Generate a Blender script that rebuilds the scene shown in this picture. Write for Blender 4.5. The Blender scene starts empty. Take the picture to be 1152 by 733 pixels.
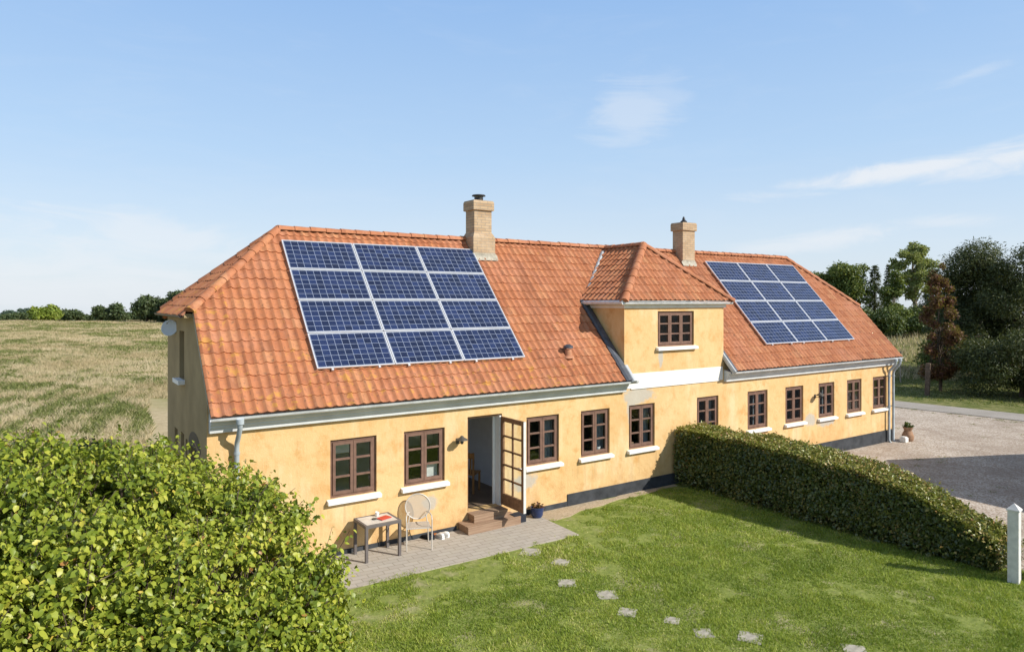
import bpy, bmesh, math, random
import numpy as np
from mathutils import Vector, Matrix
from math import radians as R, pi, sin, cos, tan

random.seed(7)
rng = np.random.default_rng(11)
scene = bpy.context.scene
COL = scene.collection

# ------------------------------------------------------------------ camera
CAM = Vector((-2.468, -13.128, 5.05))
PSI = 0.6
cd = bpy.data.cameras.new('camera')
cam = bpy.data.objects.new('camera', cd)
COL.objects.link(cam)
cam.location = CAM
cam.rotation_euler = (pi / 2, 0, -PSI)
cd.sensor_width = 36
cd.lens = 36 * 780.8 / 1152
cd.shift_y = -28.2 / 1152
cd.clip_end = 6000
cd.clip_start = 0.1
scene.camera = cam
FW = np.array([sin(PSI), cos(PSI)])
RT = np.array([cos(PSI), -sin(PSI)])
CP = np.array(CAM)


def at(u, depth):
    """ground-plan point that lies `depth` metres ahead on the bearing of column u of the photograph"""
    l = (u - 576) / 780.8 * depth
    p = CP[:2] + FW * depth + RT * l
    return float(p[0]), float(p[1])


# ------------------------------------------------------------------ materials
MATS = {}


class NT:
    """little helper for node trees"""
    def __init__(s, name):
        s.m = bpy.data.materials.new(name)
        s.m.use_nodes = True
        s.t = s.m.node_tree
        s.n = s.t.nodes
        s.b = s.n['Principled BSDF']
        s.out = s.n['Material Output']

    def add(s, typ, **kw):
        x = s.n.new(typ)
        for k, v in kw.items():
            setattr(x, k, v)
        return x

    def link(s, a, b):
        s.t.links.new(a, b)

    def val(s, sock, v):
        if isinstance(v, bpy.types.NodeSocket):
            s.link(v, sock)
        else:
            sock.default_value = v

    def coord(s, kind='Object'):
        return s.add('ShaderNodeTexCoord').outputs[kind]

    def pos(s):
        return s.add('ShaderNodeNewGeometry').outputs['Position']

    def noise(s, vec, scale, detail=4, rough=0.55, out='Fac', dist=0.0):
        x = s.add('ShaderNodeTexNoise')
        s.link(vec, x.inputs['Vector'])
        x.inputs['Scale'].default_value = scale
        x.inputs['Detail'].default_value = detail
        x.inputs['Roughness'].default_value = rough
        x.inputs['Distortion'].default_value = dist
        return x.outputs[out]

    def scalev(s, vec, sc):
        x = s.add('ShaderNodeVectorMath', operation='MULTIPLY')
        s.link(vec, x.inputs[0])
        x.inputs[1].default_value = sc
        return x.outputs[0]

    def math(s, op, a, b=0.0, c=0.0, clamp=False):
        x = s.add('ShaderNodeMath', operation=op, use_clamp=clamp)
        s.val(x.inputs[0], a)
        s.val(x.inputs[1], b)
        s.val(x.inputs[2], c)
        return x.outputs[0]

    def sep(s, vec):
        x = s.add('ShaderNodeSeparateXYZ')
        s.link(vec, x.inputs[0])
        return x.outputs

    def comb(s, x_, y_, z_):
        x = s.add('ShaderNodeCombineXYZ')
        s.val(x.inputs[0], x_)
        s.val(x.inputs[1], y_)
        s.val(x.inputs[2], z_)
        return x.outputs[0]

    def ramp(s, fac, stops, interp='LINEAR'):
        x = s.add('ShaderNodeValToRGB')
        x.color_ramp.interpolation = interp
        e = x.color_ramp.elements
        while len(e) < len(stops):
            e.new(0.5)
        for el, (p, c) in zip(e, stops):
            el.position = p
            el.color = (*c, 1) if len(c) == 3 else c
        s.link(fac, x.inputs[0])
        return x.outputs[0]

    def mask(s, fac, lo, hi):
        x = s.add('ShaderNodeMapRange', interpolation_type='SMOOTHSTEP')
        s.val(x.inputs['Value'], fac)
        x.inputs['From Min'].default_value = lo
        x.inputs['From Max'].default_value = hi
        return x.outputs[0]

    def mix(s, fac, a, b, blend='MIX'):
        x = s.add('ShaderNodeMix', data_type='RGBA', blend_type=blend)
        s.val(x.inputs[0], fac)
        for i, v in ((6, a), (7, b)):
            if isinstance(v, bpy.types.NodeSocket):
                s.link(v, x.inputs[i])
            else:
                x.inputs[i].default_value = (*v, 1)
        return x.outputs[2]

    def bump(s, h, strength=0.3, dist=0.02):
        x = s.add('ShaderNodeBump')
        x.inputs['Strength'].default_value = strength
        x.inputs['Distance'].default_value = dist
        s.link(h, x.inputs['Height'])
        s.link(x.outputs[0], s.b.inputs['Normal'])
        return x.outputs[0]

    def base(s, c):
        if isinstance(c, bpy.types.NodeSocket):
            s.link(c, s.b.inputs['Base Color'])
        else:
            s.b.inputs['Base Color'].default_value = (*c, 1)

    def set(s, rough=0.8, spec=0.3, metal=0.0):
        s.b.inputs['Roughness'].default_value = rough
        s.b.inputs['Specular IOR Level'].default_value = spec
        s.b.inputs['Metallic'].default_value = metal


def simple(name, c, rough=0.7, spec=0.3, metal=0.0, var=0.12, scale=6.0, bump=0.0):
    t = NT(name)
    t.set(rough, spec, metal)
    n = t.noise(t.coord(), scale, 5)
    c2 = tuple(max(0, x * (1 - var * 1.6)) for x in c)
    c3 = tuple(min(1, x * (1 + var)) for x in c)
    t.base(t.ramp(n, [(0.25, c2), (0.75, c3)]))
    if bump:
        t.bump(t.noise(t.coord(), scale * 6, 4), bump, 0.01)
    MATS[name] = t.m
    return t.m


TW, TG = 0.182, 0.276      # roof tile width and gauge


def tile_mat():
    t = NT('clay_tile')
    t.set(0.72, 0.25)
    o = t.coord()
    x, y, z = t.sep(o)
    cx = t.math('FLOOR', t.math('DIVIDE', x, TW))
    cy = t.math('FLOOR', t.math('DIVIDE', t.math('ADD', y, 0.002), TG))
    wn = t.add('ShaderNodeTexWhiteNoise', noise_dimensions='2D')
    t.link(t.comb(cx, cy, 0.0), wn.inputs['Vector'])
    c = t.ramp(wn.outputs['Value'], [(0.0, (0.35, 0.125, 0.055)), (0.3, (0.405, 0.152, 0.066)), (0.8, (0.445, 0.178, 0.080)), (0.95, (0.47, 0.215, 0.100)), (1.0, (0.30, 0.115, 0.055))])
    p = t.pos()
    n1 = t.noise(p, 1.1, 6, 0.6)
    c = t.mix(t.mask(n1, 0.45, 0.75), c, (0.48, 0.205, 0.112))
    n4 = t.noise(t.scalev(o, (0.9, 0.25, 1.0)), 1.7, 6, 0.65)
    c = t.mix(t.math('MULTIPLY', t.mask(n4, 0.48, 0.70), 0.6), c, (0.27, 0.105, 0.055))
    n2 = t.noise(p, 14, 5, 0.7)
    c = t.mix(t.math('MULTIPLY', t.mask(n2, 0.46, 0.70), 0.55), c, (0.24, 0.10, 0.06))
    n6 = t.noise(t.scalev(o, (1.0, 0.35, 1.0)), 5.0, 6, 0.7)
    c = t.mix(t.math('MULTIPLY', t.mask(n6, 0.5, 0.7), 0.35), c, (0.50, 0.25, 0.15))
    # yellow lichen, thickest along the left verge and just below the left panels
    px, py, pz = t.sep(p)
    edge = t.math('MAXIMUM', t.mask(px, 1.6, 0.0), t.math('MULTIPLY', t.mask(py, 0.9, 0.3), t.mask(px, 9.5, 7.0)))
    n3 = t.noise(p, 4.5, 6, 0.65)
    n7 = t.noise(p, 7.0, 7, 0.75)
    low = t.mask(py, 1.6, -0.2)
    moss = t.mask(t.math('ADD', n7, t.math('MULTIPLY', low, 0.05)), 0.62, 0.70)
    c = t.mix(t.math('MULTIPLY', moss, 0.6), c, (0.13, 0.085, 0.045))
    lich = t.mask(t.math('ADD', n3, t.math('MULTIPLY', edge, 0.10)), 0.65, 0.74)
    c = t.mix(t.math('MULTIPLY', lich, 0.75), c, (0.50, 0.25, 0.055))
    t.base(c)
    t.bump(t.noise(p, 60, 3), 0.15, 0.01)
    MATS['tile'] = t.m


tile_mat()


def plaster_mat():
    t = NT('yellow_limewash')
    t.set(0.9, 0.15)
    p = t.pos()
    n1 = t.noise(p, 0.55, 7, 0.62)
    n2 = t.noise(p, 2.6, 7, 0.68)
    n3 = t.noise(t.scalev(p, (1.0, 1.0, 0.35)), 1.3, 6, 0.6)
    c = t.ramp(n1, [(0.3, (0.61, 0.38, 0.165)), (0.5, (0.665, 0.442, 0.205)), (0.7, (0.705, 0.50, 0.255))])
    c = t.mix(t.math('MULTIPLY', t.mask(n2, 0.46, 0.70), 0.8), c, (0.56, 0.30, 0.10))
    c = t.mix(t.math('MULTIPLY', t.mask(n3, 0.50, 0.68), 0.65), c, (0.74, 0.57, 0.34))
    n5 = t.noise(p, 9.0, 6, 0.7)
    c = t.mix(t.math('MULTIPLY', t.mask(n5, 0.55, 0.75), 0.3), c, (0.55, 0.34, 0.13))
    n8 = t.noise(t.scalev(p, (5.0, 5.0, 1.2)), 6.0, 5, 0.7)
    c = t.mix(t.math('MULTIPLY', t.mask(n8, 0.48, 0.68), 0.22), c, (0.78, 0.60, 0.36))
    xx, yy, zz = t.sep(p)
    drip = t.math('MULTIPLY', t.mask(t.noise(t.scalev(p, (9.0, 9.0, 0.5)), 1.0, 4, 0.6), 0.54, 0.68), t.math('MULTIPLY', t.mask(zz, 0.35, 0.8), t.mask(zz, 1.35, 1.05)))
    c = t.mix(t.math('MULTIPLY', drip, 0.4), c, (0.42, 0.29, 0.14))
    # grey mortar repairs that have their own place on the front wall
    x, y, z = t.sep(p)
    tot = None
    for (bx, bz, rx, rz) in ((10.55, 2.6, 0.6, 0.26), (10.25, 2.3, 0.16, 0.5), (6.85, 0.84, 0.42, 0.2), (18.25, 1.22, 0.42, 0.22), (19.2, 1.0, 0.5, 0.14), (4.4, 0.76, 0.2, 0.16), (11.35, 3.55, 0.10, 0.42)):
        dx = t.math('DIVIDE', t.math('SUBTRACT', x, bx), rx)
        dz = t.math('DIVIDE', t.math('SUBTRACT', z, bz), rz)
        d = t.math('SQRT', t.math('ADD', t.math('MULTIPLY', dx, dx), t.math('MULTIPLY', dz, dz)))
        d = t.math('ADD', d, t.math('MULTIPLY', t.math('SUBTRACT', n2, 0.5), 2.2))
        m = t.mask(d, 1.05, 0.6)
        tot = m if tot is None else t.math('MAXIMUM', tot, m)
    c = t.mix(t.math('MULTIPLY', tot, 0.8), c, (0.43, 0.415, 0.37))
    # splash dirt close to the ground
    low = t.math('MULTIPLY', t.mask(z, 1.0, 0.15), t.mask(n2, 0.38, 0.62))
    c = t.mix(t.math('MULTIPLY', low, 0.55), c, (0.50, 0.31, 0.14))
    t.base(c)
    t.bump(t.math('ADD', t.noise(p, 5, 6, 0.65), t.math('MULTIPLY', t.noise(p, 45, 3), 0.35)), 0.5, 0.03)
    MATS['plaster'] = t.m


plaster_mat()


def brick_mat():
    t = NT('yellow_brick')
    t.set(0.9, 0.15)
    x, y, z = t.sep(t.pos())
    v = t.comb(t.math('ADD', x, y), z, 0.0)
    b = t.add('ShaderNodeTexBrick')
    t.link(v, b.inputs['Vector'])
    b.inputs['Color1'].default_value = (0.50, 0.36, 0.22, 1)
    b.inputs['Color2'].default_value = (0.40, 0.27, 0.16, 1)
    b.inputs['Mortar'].default_value = (0.27, 0.225, 0.175, 1)
    b.inputs['Scale'].default_value = 1.0
    b.inputs['Brick Width'].default_value = 0.24
    b.inputs['Row Height'].default_value = 0.072
    b.inputs['Mortar Size'].default_value = 0.008
    n = t.noise(t.pos(), 3.0, 6, 0.65)
    t.base(t.mix(t.math('MULTIPLY', t.mask(n, 0.45, 0.7), 0.5), b.outputs['Color'], (0.56, 0.44, 0.31)))
    t.bump(b.outputs['Fac'], -0.8, 0.02)
    MATS['brick'] = t.m


brick_mat()


def leaf_mat(name, stops, trans=0.4, rough=0.5, spec=0.35):
    """leaf: colour by the leaf's own random value, part of the light goes through it"""
    t = NT(name)
    t.set(rough, spec)
    a = t.add('ShaderNodeAttribute', attribute_name='rnd')
    c = t.ramp(a.outputs['Fac'], stops)
    t.base(c)
    tr = t.add('ShaderNodeBsdfTranslucent')
    t.link(t.mix(0.5, c, (0.40, 0.46, 0.05), 'MIX'), tr.inputs['Color'])
    mx = t.add('ShaderNodeMixShader')
    mx.inputs[0].default_value = trans
    t.link(t.b.outputs[0], mx.inputs[1])
    t.link(tr.outputs[0], mx.inputs[2])
    t.link(mx.outputs[0], t.out.inputs['Surface'])
    MATS[name] = t.m


leaf_mat('bush_leaf', [(0.0, (0.078, 0.122, 0.013)), (0.35, (0.215, 0.275, 0.026)), (0.7, (0.40, 0.43, 0.052)), (0.92, (0.56, 0.53, 0.085)), (0.965, (0.60, 0.45, 0.07)), (1.0, (0.40, 0.20, 0.06))], 0.30, 0.42, 0.4)
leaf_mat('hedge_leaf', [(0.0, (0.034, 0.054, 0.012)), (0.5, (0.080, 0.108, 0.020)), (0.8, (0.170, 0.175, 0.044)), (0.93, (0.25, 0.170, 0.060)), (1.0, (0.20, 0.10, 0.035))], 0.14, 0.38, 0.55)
leaf_mat('hedge_tip_sunlit', [(0.0, (0.12, 0.155, 0.026)), (0.5, (0.25, 0.255, 0.050)), (0.8, (0.42, 0.32, 0.11)), (1.0, (0.44, 0.21, 0.09))], 0.2, 0.40, 0.5)  # yellow-brown tips, brightened by the sunlight put into their colour
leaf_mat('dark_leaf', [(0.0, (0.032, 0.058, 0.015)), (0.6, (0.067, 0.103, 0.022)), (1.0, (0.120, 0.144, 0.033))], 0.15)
leaf_mat('mid_leaf', [(0.0, (0.058, 0.095, 0.020)), (0.6, (0.115, 0.160, 0.034)), (1.0, (0.20, 0.22, 0.055))], 0.25)
leaf_mat('pale_leaf', [(0.0, (0.16, 0.20, 0.06)), (0.6, (0.27, 0.31, 0.10)), (1.0, (0.42, 0.40, 0.16))], 0.3)
leaf_mat('lime_leaf', [(0.0, (0.130, 0.195, 0.026)), (0.6, (0.221, 0.286, 0.039)), (1.0, (0.312, 0.351, 0.065))], 0.3)
leaf_mat('red_leaf', [(0.0, (0.075, 0.032, 0.022)), (0.6, (0.165, 0.060, 0.036)), (0.9, (0.22, 0.11, 0.045)), (1.0, (0.14, 0.13, 0.03))], 0.25)
leaf_mat('needle', [(0.0, (0.026, 0.038, 0.013)), (0.6, (0.060, 0.080, 0.024)), (1.0, (0.135, 0.145, 0.045))], 0.10)
leaf_mat('far_leaf', [(0.0, (0.046, 0.072, 0.029)), (0.6, (0.072, 0.104, 0.039)), (1.0, (0.111, 0.137, 0.052))], 0.15)
leaf_mat('blue_leaf', [(0.0, (0.058, 0.098, 0.072)), (1.0, (0.111, 0.156, 0.111))], 0.15)
leaf_mat('lawn_blade', [(0.0, (0.130, 0.205, 0.025)), (0.4, (0.265, 0.355, 0.045)), (0.75, (0.430, 0.475, 0.085)), (1.0, (0.62, 0.55, 0.25))], 0.35, 0.55, 0.25)
leaf_mat('straw', [(0.0, (0.37, 0.29, 0.165)), (0.5, (0.52, 0.42, 0.26)), (0.85, (0.60, 0.50, 0.34)), (1.0, (0.40, 0.36, 0.15))], 0.25, 0.7, 0.15)
leaf_mat('weed', [(0.0, (0.105, 0.135, 0.040)), (0.6, (0.185, 0.205, 0.065)), (1.0, (0.31, 0.30, 0.12))], 0.25, 0.6, 0.2)

simple('gable_brown', (0.36, 0.275, 0.155), 0.95, 0.1, var=0.14, scale=1.4, bump=0.3)  # ochre-brown gable colour, darker than the front wall
simple('bark', (0.12, 0.09, 0.065), 0.9, 0.1, var=0.35, scale=12, bump=0.5)
simple('pale_bark', (0.42, 0.36, 0.28), 0.9, 0.1, var=0.35, scale=5, bump=0.4)
simple('white_paint', (0.80, 0.79, 0.76), 0.6, 0.3, var=0.05)
simple('white_render', (0.78, 0.76, 0.71), 0.85, 0.2, var=0.08, scale=3)
simple('pale_wood', (0.66, 0.64, 0.60), 0.75, 0.2, var=0.12, scale=9)
simple('grey_cornice', (0.66, 0.665, 0.65), 0.8, 0.2, var=0.10, scale=2.5)
simple('zinc', (0.66, 0.68, 0.69), 0.5, 0.5, 0.1, var=0.18, scale=4)
simple('aged_zinc', (0.40, 0.445, 0.47), 0.6, 0.35, 0.1, var=0.2, scale=4)
simple('lead', (0.085, 0.095, 0.115), 0.55, 0.4, 0.1, var=0.3, scale=5)
simple('pale_lead', (0.42, 0.44, 0.45), 0.6, 0.3, 0.1, var=0.2, scale=5)
simple('brown_frame', (0.185, 0.105, 0.075), 0.6, 0.3, var=0.18, scale=8)
simple('door_wood', (0.235, 0.125, 0.065), 0.55, 0.3, var=0.25, scale=10)
simple('tar', (0.052, 0.056, 0.062), 0.8, 0.2, var=0.35, scale=3, bump=0.3)
simple('black_metal', (0.02, 0.02, 0.022), 0.5, 0.5, var=0.2)
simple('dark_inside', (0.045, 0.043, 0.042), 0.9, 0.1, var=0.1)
simple('room_wall', (0.74, 0.75, 0.78), 0.9, 0.1, var=0.04)
simple('room_floor', (0.22, 0.15, 0.10), 0.45, 0.4, var=0.2, scale=3)
simple('curtain', (0.30, 0.32, 0.34), 0.9, 0.1, var=0.12, scale=6)
simple('chair_wood', (0.42, 0.22, 0.08), 0.5, 0.3, var=0.2, scale=9)
simple('aluminium', (0.72, 0.73, 0.75), 0.35, 0.5, 0.45, var=0.05)
simple('table_frame', (0.135, 0.118, 0.112), 0.5, 0.35, var=0.1)
simple('table_top', (0.62, 0.57, 0.50), 0.4, 0.4, var=0.08)
simple('red_cover', (0.55, 0.055, 0.03), 0.5, 0.35, var=0.08)
simple('orange_plastic', (0.55, 0.17, 0.03), 0.6, 0.3, var=0.08)
simple('dark_cloth', (0.03, 0.034, 0.045), 0.85, 0.15, var=0.2)
simple('chair_metal', (0.62, 0.58, 0.52), 0.4, 0.45, 0.2, var=0.08)
simple('blue_glaze', (0.025, 0.045, 0.13), 0.3, 0.5, var=0.2, scale=5)
simple('terracotta', (0.33, 0.20, 0.125), 0.85, 0.15, var=0.25, scale=7, bump=0.2)
simple('soil', (0.14, 0.095, 0.06), 0.95, 0.1, var=0.3, scale=20)
simple('lamp_grey', (0.11, 0.10, 0.085), 0.5, 0.4, 0.3, var=0.25)
simple('slab', (0.42, 0.385, 0.31), 0.9, 0.15, var=0.25, scale=9, bump=0.2)
simple('old_post', (0.16, 0.115, 0.085), 0.9, 0.1, var=0.3, scale=9)
simple('dish_white', (0.62, 0.66, 0.70), 0.5, 0.3, var=0.05)
simple('barn_wall', (0.55, 0.50, 0.42), 0.9, 0.1, var=0.1)
simple('terracotta_pipe', (0.50, 0.24, 0.14), 0.85, 0.15, var=0.2, scale=7)


def deck_mat():
    t = NT('weathered_decking')
    t.set(0.8, 0.2)
    o = t.pos()
    n = t.noise(t.scalev(o, (1.2, 26.0, 26.0)), 1.6, 5, 0.6)
    t.base(t.ramp(n, [(0.3, (0.22, 0.135, 0.085)), (0.7, (0.38, 0.265, 0.18))]))
    MATS['decking'] = t.m


deck_mat()


def glass_mat(name, tint=(0.9, 0.95, 0.95), refl=0.0):
    t = NT(name)
    g = t.add('ShaderNodeBsdfGlossy')
    g.inputs['Roughness'].default_value = 0.02
    nz = t.noise(t.pos(), 2.2, 2, 0.4)
    bp = t.add('ShaderNodeBump')
    bp.inputs['Strength'].default_value = 0.05
    bp.inputs['Distance'].default_value = 0.1
    t.link(nz, bp.inputs['Height'])
    t.link(bp.outputs[0], g.inputs['Normal'])
    tr = t.add('ShaderNodeBsdfTransparent')
    tr.inputs['Color'].default_value = (*tint, 1)
    lw = t.add('ShaderNodeLayerWeight')          # Schlick from the facing angle: the same from both sides of the sheet
    lw.inputs['Blend'].default_value = 0.5
    f5 = t.math('POWER', lw.outputs['Facing'], 4.0)
    f = t.math('ADD', t.math('MULTIPLY', f5, 0.9), 0.06 + refl, clamp=True)
    mx = t.add('ShaderNodeMixShader')
    t.link(f, mx.inputs[0])
    t.link(tr.outputs[0], mx.inputs[1])
    t.link(g.outputs[0], mx.inputs[2])
    t.link(mx.outputs[0], t.out.inputs['Surface'])
    MATS[name] = t.m


glass_mat('glass', refl=0.06)
glass_mat('clear_glass', refl=0.0)


def mesh_cloth():
    t = NT('woven_mesh')
    t.base((0.50, 0.44, 0.37))
    t.set(0.6, 0.3)
    tr = t.add('ShaderNodeBsdfTransparent')
    mx = t.add('ShaderNodeMixShader')
    mx.inputs[0].default_value = 0.32
    t.link(t.b.outputs[0], mx.inputs[1])
    t.link(tr.outputs[0], mx.inputs[2])
    t.link(mx.outputs[0], t.out.inputs['Surface'])
    MATS['woven'] = t.m


mesh_cloth()

PWP, PHP = 4.99 / 3, 3.622 / 4     # solar panel pitches
PW, PH = PWP - 0.018, PHP - 0.018


def solar_mat():
    t = NT('solar_cells')
    t.set(0.14, 0.32)
    o = t.coord()
    x, y, z = t.sep(o)
    m = 0.035
    cw, ch = (PW - 2 * m) / 10, (PH - 2 * m) / 6
    gx = t.math('DIVIDE', t.math('SUBTRACT', x, m), cw)
    gy = t.math('DIVIDE', t.math('SUBTRACT', y, m), ch)
    dx = t.math('ABSOLUTE', t.math('SUBTRACT', t.math('FRACT', gx), 0.5))
    dy = t.math('ABSOLUTE', t.math('SUBTRACT', t.math('FRACT', gy), 0.5))
    gap = t.math('MAXIMUM', t.mask(dx, 0.468, 0.482), t.mask(dy, 0.462, 0.478))
    # two bus bars per cell
    bus = t.mask(t.math('ABSOLUTE', t.math('SUBTRACT', t.math('ABSOLUTE', t.math('SUBTRACT', t.math('FRACT', gy), 0.5)), 0.2)), 0.018, 0.01)
    vo = t.add('ShaderNodeTexVoronoi')
    t.link(o, vo.inputs['Vector'])
    vo.inputs['Scale'].default_value = 55
    wn = t.add('ShaderNodeTexWhiteNoise', noise_dimensions='4D')
    t.link(t.comb(t.math('FLOOR', gx), t.math('FLOOR', gy), 0.0), wn.inputs['Vector'])
    oi = t.add('ShaderNodeObjectInfo')
    t.link(t.math('MULTIPLY', oi.outputs['Random'], 50.0), wn.inputs['W'])
    f = t.math('ADD', t.math('MULTIPLY', vo.outputs['Color'], 0.35), t.math('MULTIPLY', wn.outputs['Value'], 0.65))
    c = t.ramp(f, [(0.0, (0.006, 0.010, 0.030)), (0.5, (0.010, 0.019, 0.060)), (1.0, (0.019, 0.034, 0.105))])
    c = t.mix(t.math('MULTIPLY', bus, 0.35), c, (0.30, 0.34, 0.42))
    c = t.mix(gap, c, (0.27, 0.31, 0.40))
    t.base(c)
    MATS['solar'] = t.m


solar_mat()


# ------------------------------------------------------------------ mesh helpers
def link(o, parent=None):
    COL.objects.link(o)
    if parent is not None:
        o.parent = parent
    return o


def tag(o, label=None, cat=None, group=None, kind=None):
    if label:
        o['label'] = label
    if cat:
        o['category'] = cat
    if group:
        o['group'] = group
    if kind:
        o['kind'] = kind
    return o


def empty(name, loc=(0, 0, 0), rz=0.0, label=None, cat=None, group=None):
    o = bpy.data.objects.new(name, None)
    o.empty_display_size = 0.2
    o.location = loc
    o.rotation_euler = (0, 0, rz)
    link(o)
    return tag(o, label, cat, group)


class MB:
    def __init__(s):
        s.v, s.f = [], []

    def poly(s, pts):
        i = len(s.v)
        s.v += [tuple(p) for p in pts]
        s.f.append(tuple(range(i, i + len(pts))))
        return s

    def box(s, x0, x1, y0, y1, z0, z1, M=None):
        i = len(s.v)
        vs = [(x, y, z) for z in (z0, z1) for y in (y0, y1) for x in (x0, x1)]
        if M is not None:
            vs = [tuple(M @ Vector(p)) for p in vs]
        s.v += vs
        for q in ((0, 2, 3, 1), (4, 5, 7, 6), (0, 1, 5, 4), (2, 6, 7, 3), (0, 4, 6, 2), (1, 3, 7, 5)):
            s.f.append(tuple(i + k for k in q))
        return s

    def tube(s, pts, rad, n=8, caps=True):
        pts = [Vector(p) for p in pts]
        rad = [rad] * len(pts) if not hasattr(rad, '__len__') else rad
        rings = []
        prev = None
        for k, p in enumerate(pts):
            d = (pts[min(k + 1, len(pts) - 1)] - pts[max(k - 1, 0)]).normalized()
            a = prev if prev is not None else (Vector((0, 0, 1)) if abs(d.z) < 0.9 else Vector((1, 0, 0)))
            a = (a - d * a.dot(d)).normalized()
            b = d.cross(a)
            prev = a
            i = len(s.v)
            for j in range(n):
                t = 2 * pi * j / n
                s.v.append(tuple(p + (a * cos(t) + b * sin(t)) * rad[k]))
            rings.append(i)
        for r0, r1 in zip(rings, rings[1:]):
            for j in range(n):
                s.f.append((r0 + j, r0 + (j + 1) % n, r1 + (j + 1) % n, r1 + j))
        if caps:
            s.f.append(tuple(rings[0] + j for j in reversed(range(n))))
            s.f.append(tuple(rings[-1] + j for j in range(n)))
        return s

    def lathe(s, prof, n=20, c=(0, 0, 0)):
        rings = []
        for r, z in prof:
            i = len(s.v)
            for j in range(n):
                t = 2 * pi * j / n
                s.v.append((c[0] + r * cos(t), c[1] + r * sin(t), c[2] + z))
            rings.append(i)
        for r0, r1 in zip(rings, rings[1:]):
            for j in range(n):
                s.f.append((r0 + j, r0 + (j + 1) % n, r1 + (j + 1) % n, r1 + j))
        s.f.append(tuple(rings[0] + j for j in reversed(range(n))))
        s.f.append(tuple(rings[-1] + j for j in range(n)))
        return s

    def extrude(s, prof, x0, x1):
        """closed profile of (y, z), run along x"""
        i = len(s.v)
        n = len(prof)
        for x in (x0, x1):
            s.v += [(x, y, z) for y, z in prof]
        for j in range(n):
            k = (j + 1) % n
            s.f.append((i + j, i + k, i + n + k, i + n + j))
        s.f.append(tuple(i + j for j in reversed(range(n))))
        s.f.append(tuple(i + n + j for j in range(n)))
        return s

    def obj(s, name, mat, parent=None, smooth=False, bevel=0.0, M=None):
        me = bpy.data.meshes.new(name)
        me.from_pydata(s.v, [], s.f)
        bm = bmesh.new()
        bm.from_mesh(me)
        bmesh.ops.recalc_face_normals(bm, faces=bm.faces)
        if bevel:
            es = [e for e in bm.edges if len(e.link_faces) == 2 and e.calc_face_angle(0) > 0.6]
            bmesh.ops.bevel(bm, geom=es, offset=bevel, segments=2, affect='EDGES', profile=0.5)
        bm.to_mesh(me)
        bm.free()
        me.materials.append(MATS[mat] if isinstance(mat, str) else mat)
        if smooth:
            me.shade_smooth()
            try:
                me.set_sharp_from_angle(angle=R(40))
            except Exception:
                pass
        o = bpy.data.objects.new(name, me)
        link(o, parent)
        if M is not None:
            o.matrix_local = M
        return o


def np_mesh(name, V, F, mat, parent=None, rnd=None, smooth=False):
    """fast mesh from arrays; F is (n, k) with k corners per face; rnd one value per face"""
    me = bpy.data.meshes.new(name)
    n, k = F.shape
    me.vertices.add(len(V))
    me.vertices.foreach_set('co', np.ascontiguousarray(V, dtype=np.float32).ravel())
    me.loops.add(n * k)
    me.loops.foreach_set('vertex_index', np.ascontiguousarray(F, dtype=np.int32).ravel())
    me.polygons.add(n)
    me.polygons.foreach_set('loop_start', np.arange(0, n * k, k, dtype=np.int32))
    me.polygons.foreach_set('loop_total', np.full(n, k, dtype=np.int32))
    if smooth:
        me.polygons.foreach_set('use_smooth', np.ones(n, dtype=bool))
    if rnd is not None:
        a = me.attributes.new('rnd', 'FLOAT', 'FACE')
        a.data.foreach_set('value', np.ascontiguousarray(rnd, dtype=np.float32))
    me.update(calc_edges=True)
    me.materials.append(MATS[mat])
    o = bpy.data.objects.new(name, me)
    return link(o, parent)


def fine_leaves(name, P, N, D, size, mat, parent=None, ratio=0.7, rnd=None):
    """ovate cupped leaves, six triangles each"""
    n = len(P)
    N = unit(N)
    D = unit(D - N * np.sum(D * N, axis=1, keepdims=True))
    S = np.cross(N, D)
    L = size[:, None]
    w = L * ratio * 0.5 * rng.uniform(.85, 1.15, (n, 1))
    cup = rng.uniform(.10, .45, (n, 1))
    droop = rng.uniform(.05, .30, (n, 1))
    m = P + D * L * .5 - N * L * .02
    tip = P + D * L - N * L * droop
    pt = [P, m, tip]
    for sg in (1, -1):
        pt.append(P + D * L * .16 + sg * S * w * .78 + N * w * cup)
        pt.append(P + D * L * .58 + sg * S * w * .90 + N * (w * cup - L * droop * .35))
    V = np.stack(pt, 1).reshape(-1, 3)
    q = np.array([[0, 1, 3], [1, 4, 3], [1, 2, 4], [0, 5, 1], [1, 5, 6], [1, 6, 2]])
    F = (np.arange(n)[:, None, None] * 7 + q[None]).reshape(-1, 3)
    rr = rng.random(n) if rnd is None else rnd
    return np_mesh(name, V, F, mat, parent, np.repeat(rr, 6), smooth=False)


def unit(a):
    return a / np.maximum(np.linalg.norm(a, axis=1, keepdims=True), 1e-9)


def leaves(name, P, N, D, size, mat, parent=None, ratio=0.62, fold=0.25, rnd=None):
    """P centres (stem ends), N leaf normals, D growth directions: each leaf two folded quads"""
    n = len(P)
    N = unit(N)
    D = unit(D - N * np.sum(D * N, axis=1, keepdims=True))
    S = np.cross(N, D)
    L = size[:, None]
    w = L * ratio * 0.5
    b = P
    m1 = P + D * L * 0.45 - N * L * 0.02
    tip = P + D * L * 1.0 - N * L * 0.16
    l1 = P + D * L * 0.42 + S * w + N * w * fold * 2
    r1 = P + D * L * 0.42 - S * w + N * w * fold * 2
    V = np.stack([b, m1, tip, l1, r1], 1).reshape(-1, 3)
    i = np.arange(n)[:, None] * 5
    F = np.concatenate([i + np.array([[0, 1, 2, 3]]), i + np.array([[0, 4, 2, 1]])], 1).reshape(-1, 4)
    rr = rng.random(n) if rnd is None else rnd
    return np_mesh(name, V, F, mat, parent, np.repeat(rr, 2))


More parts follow.
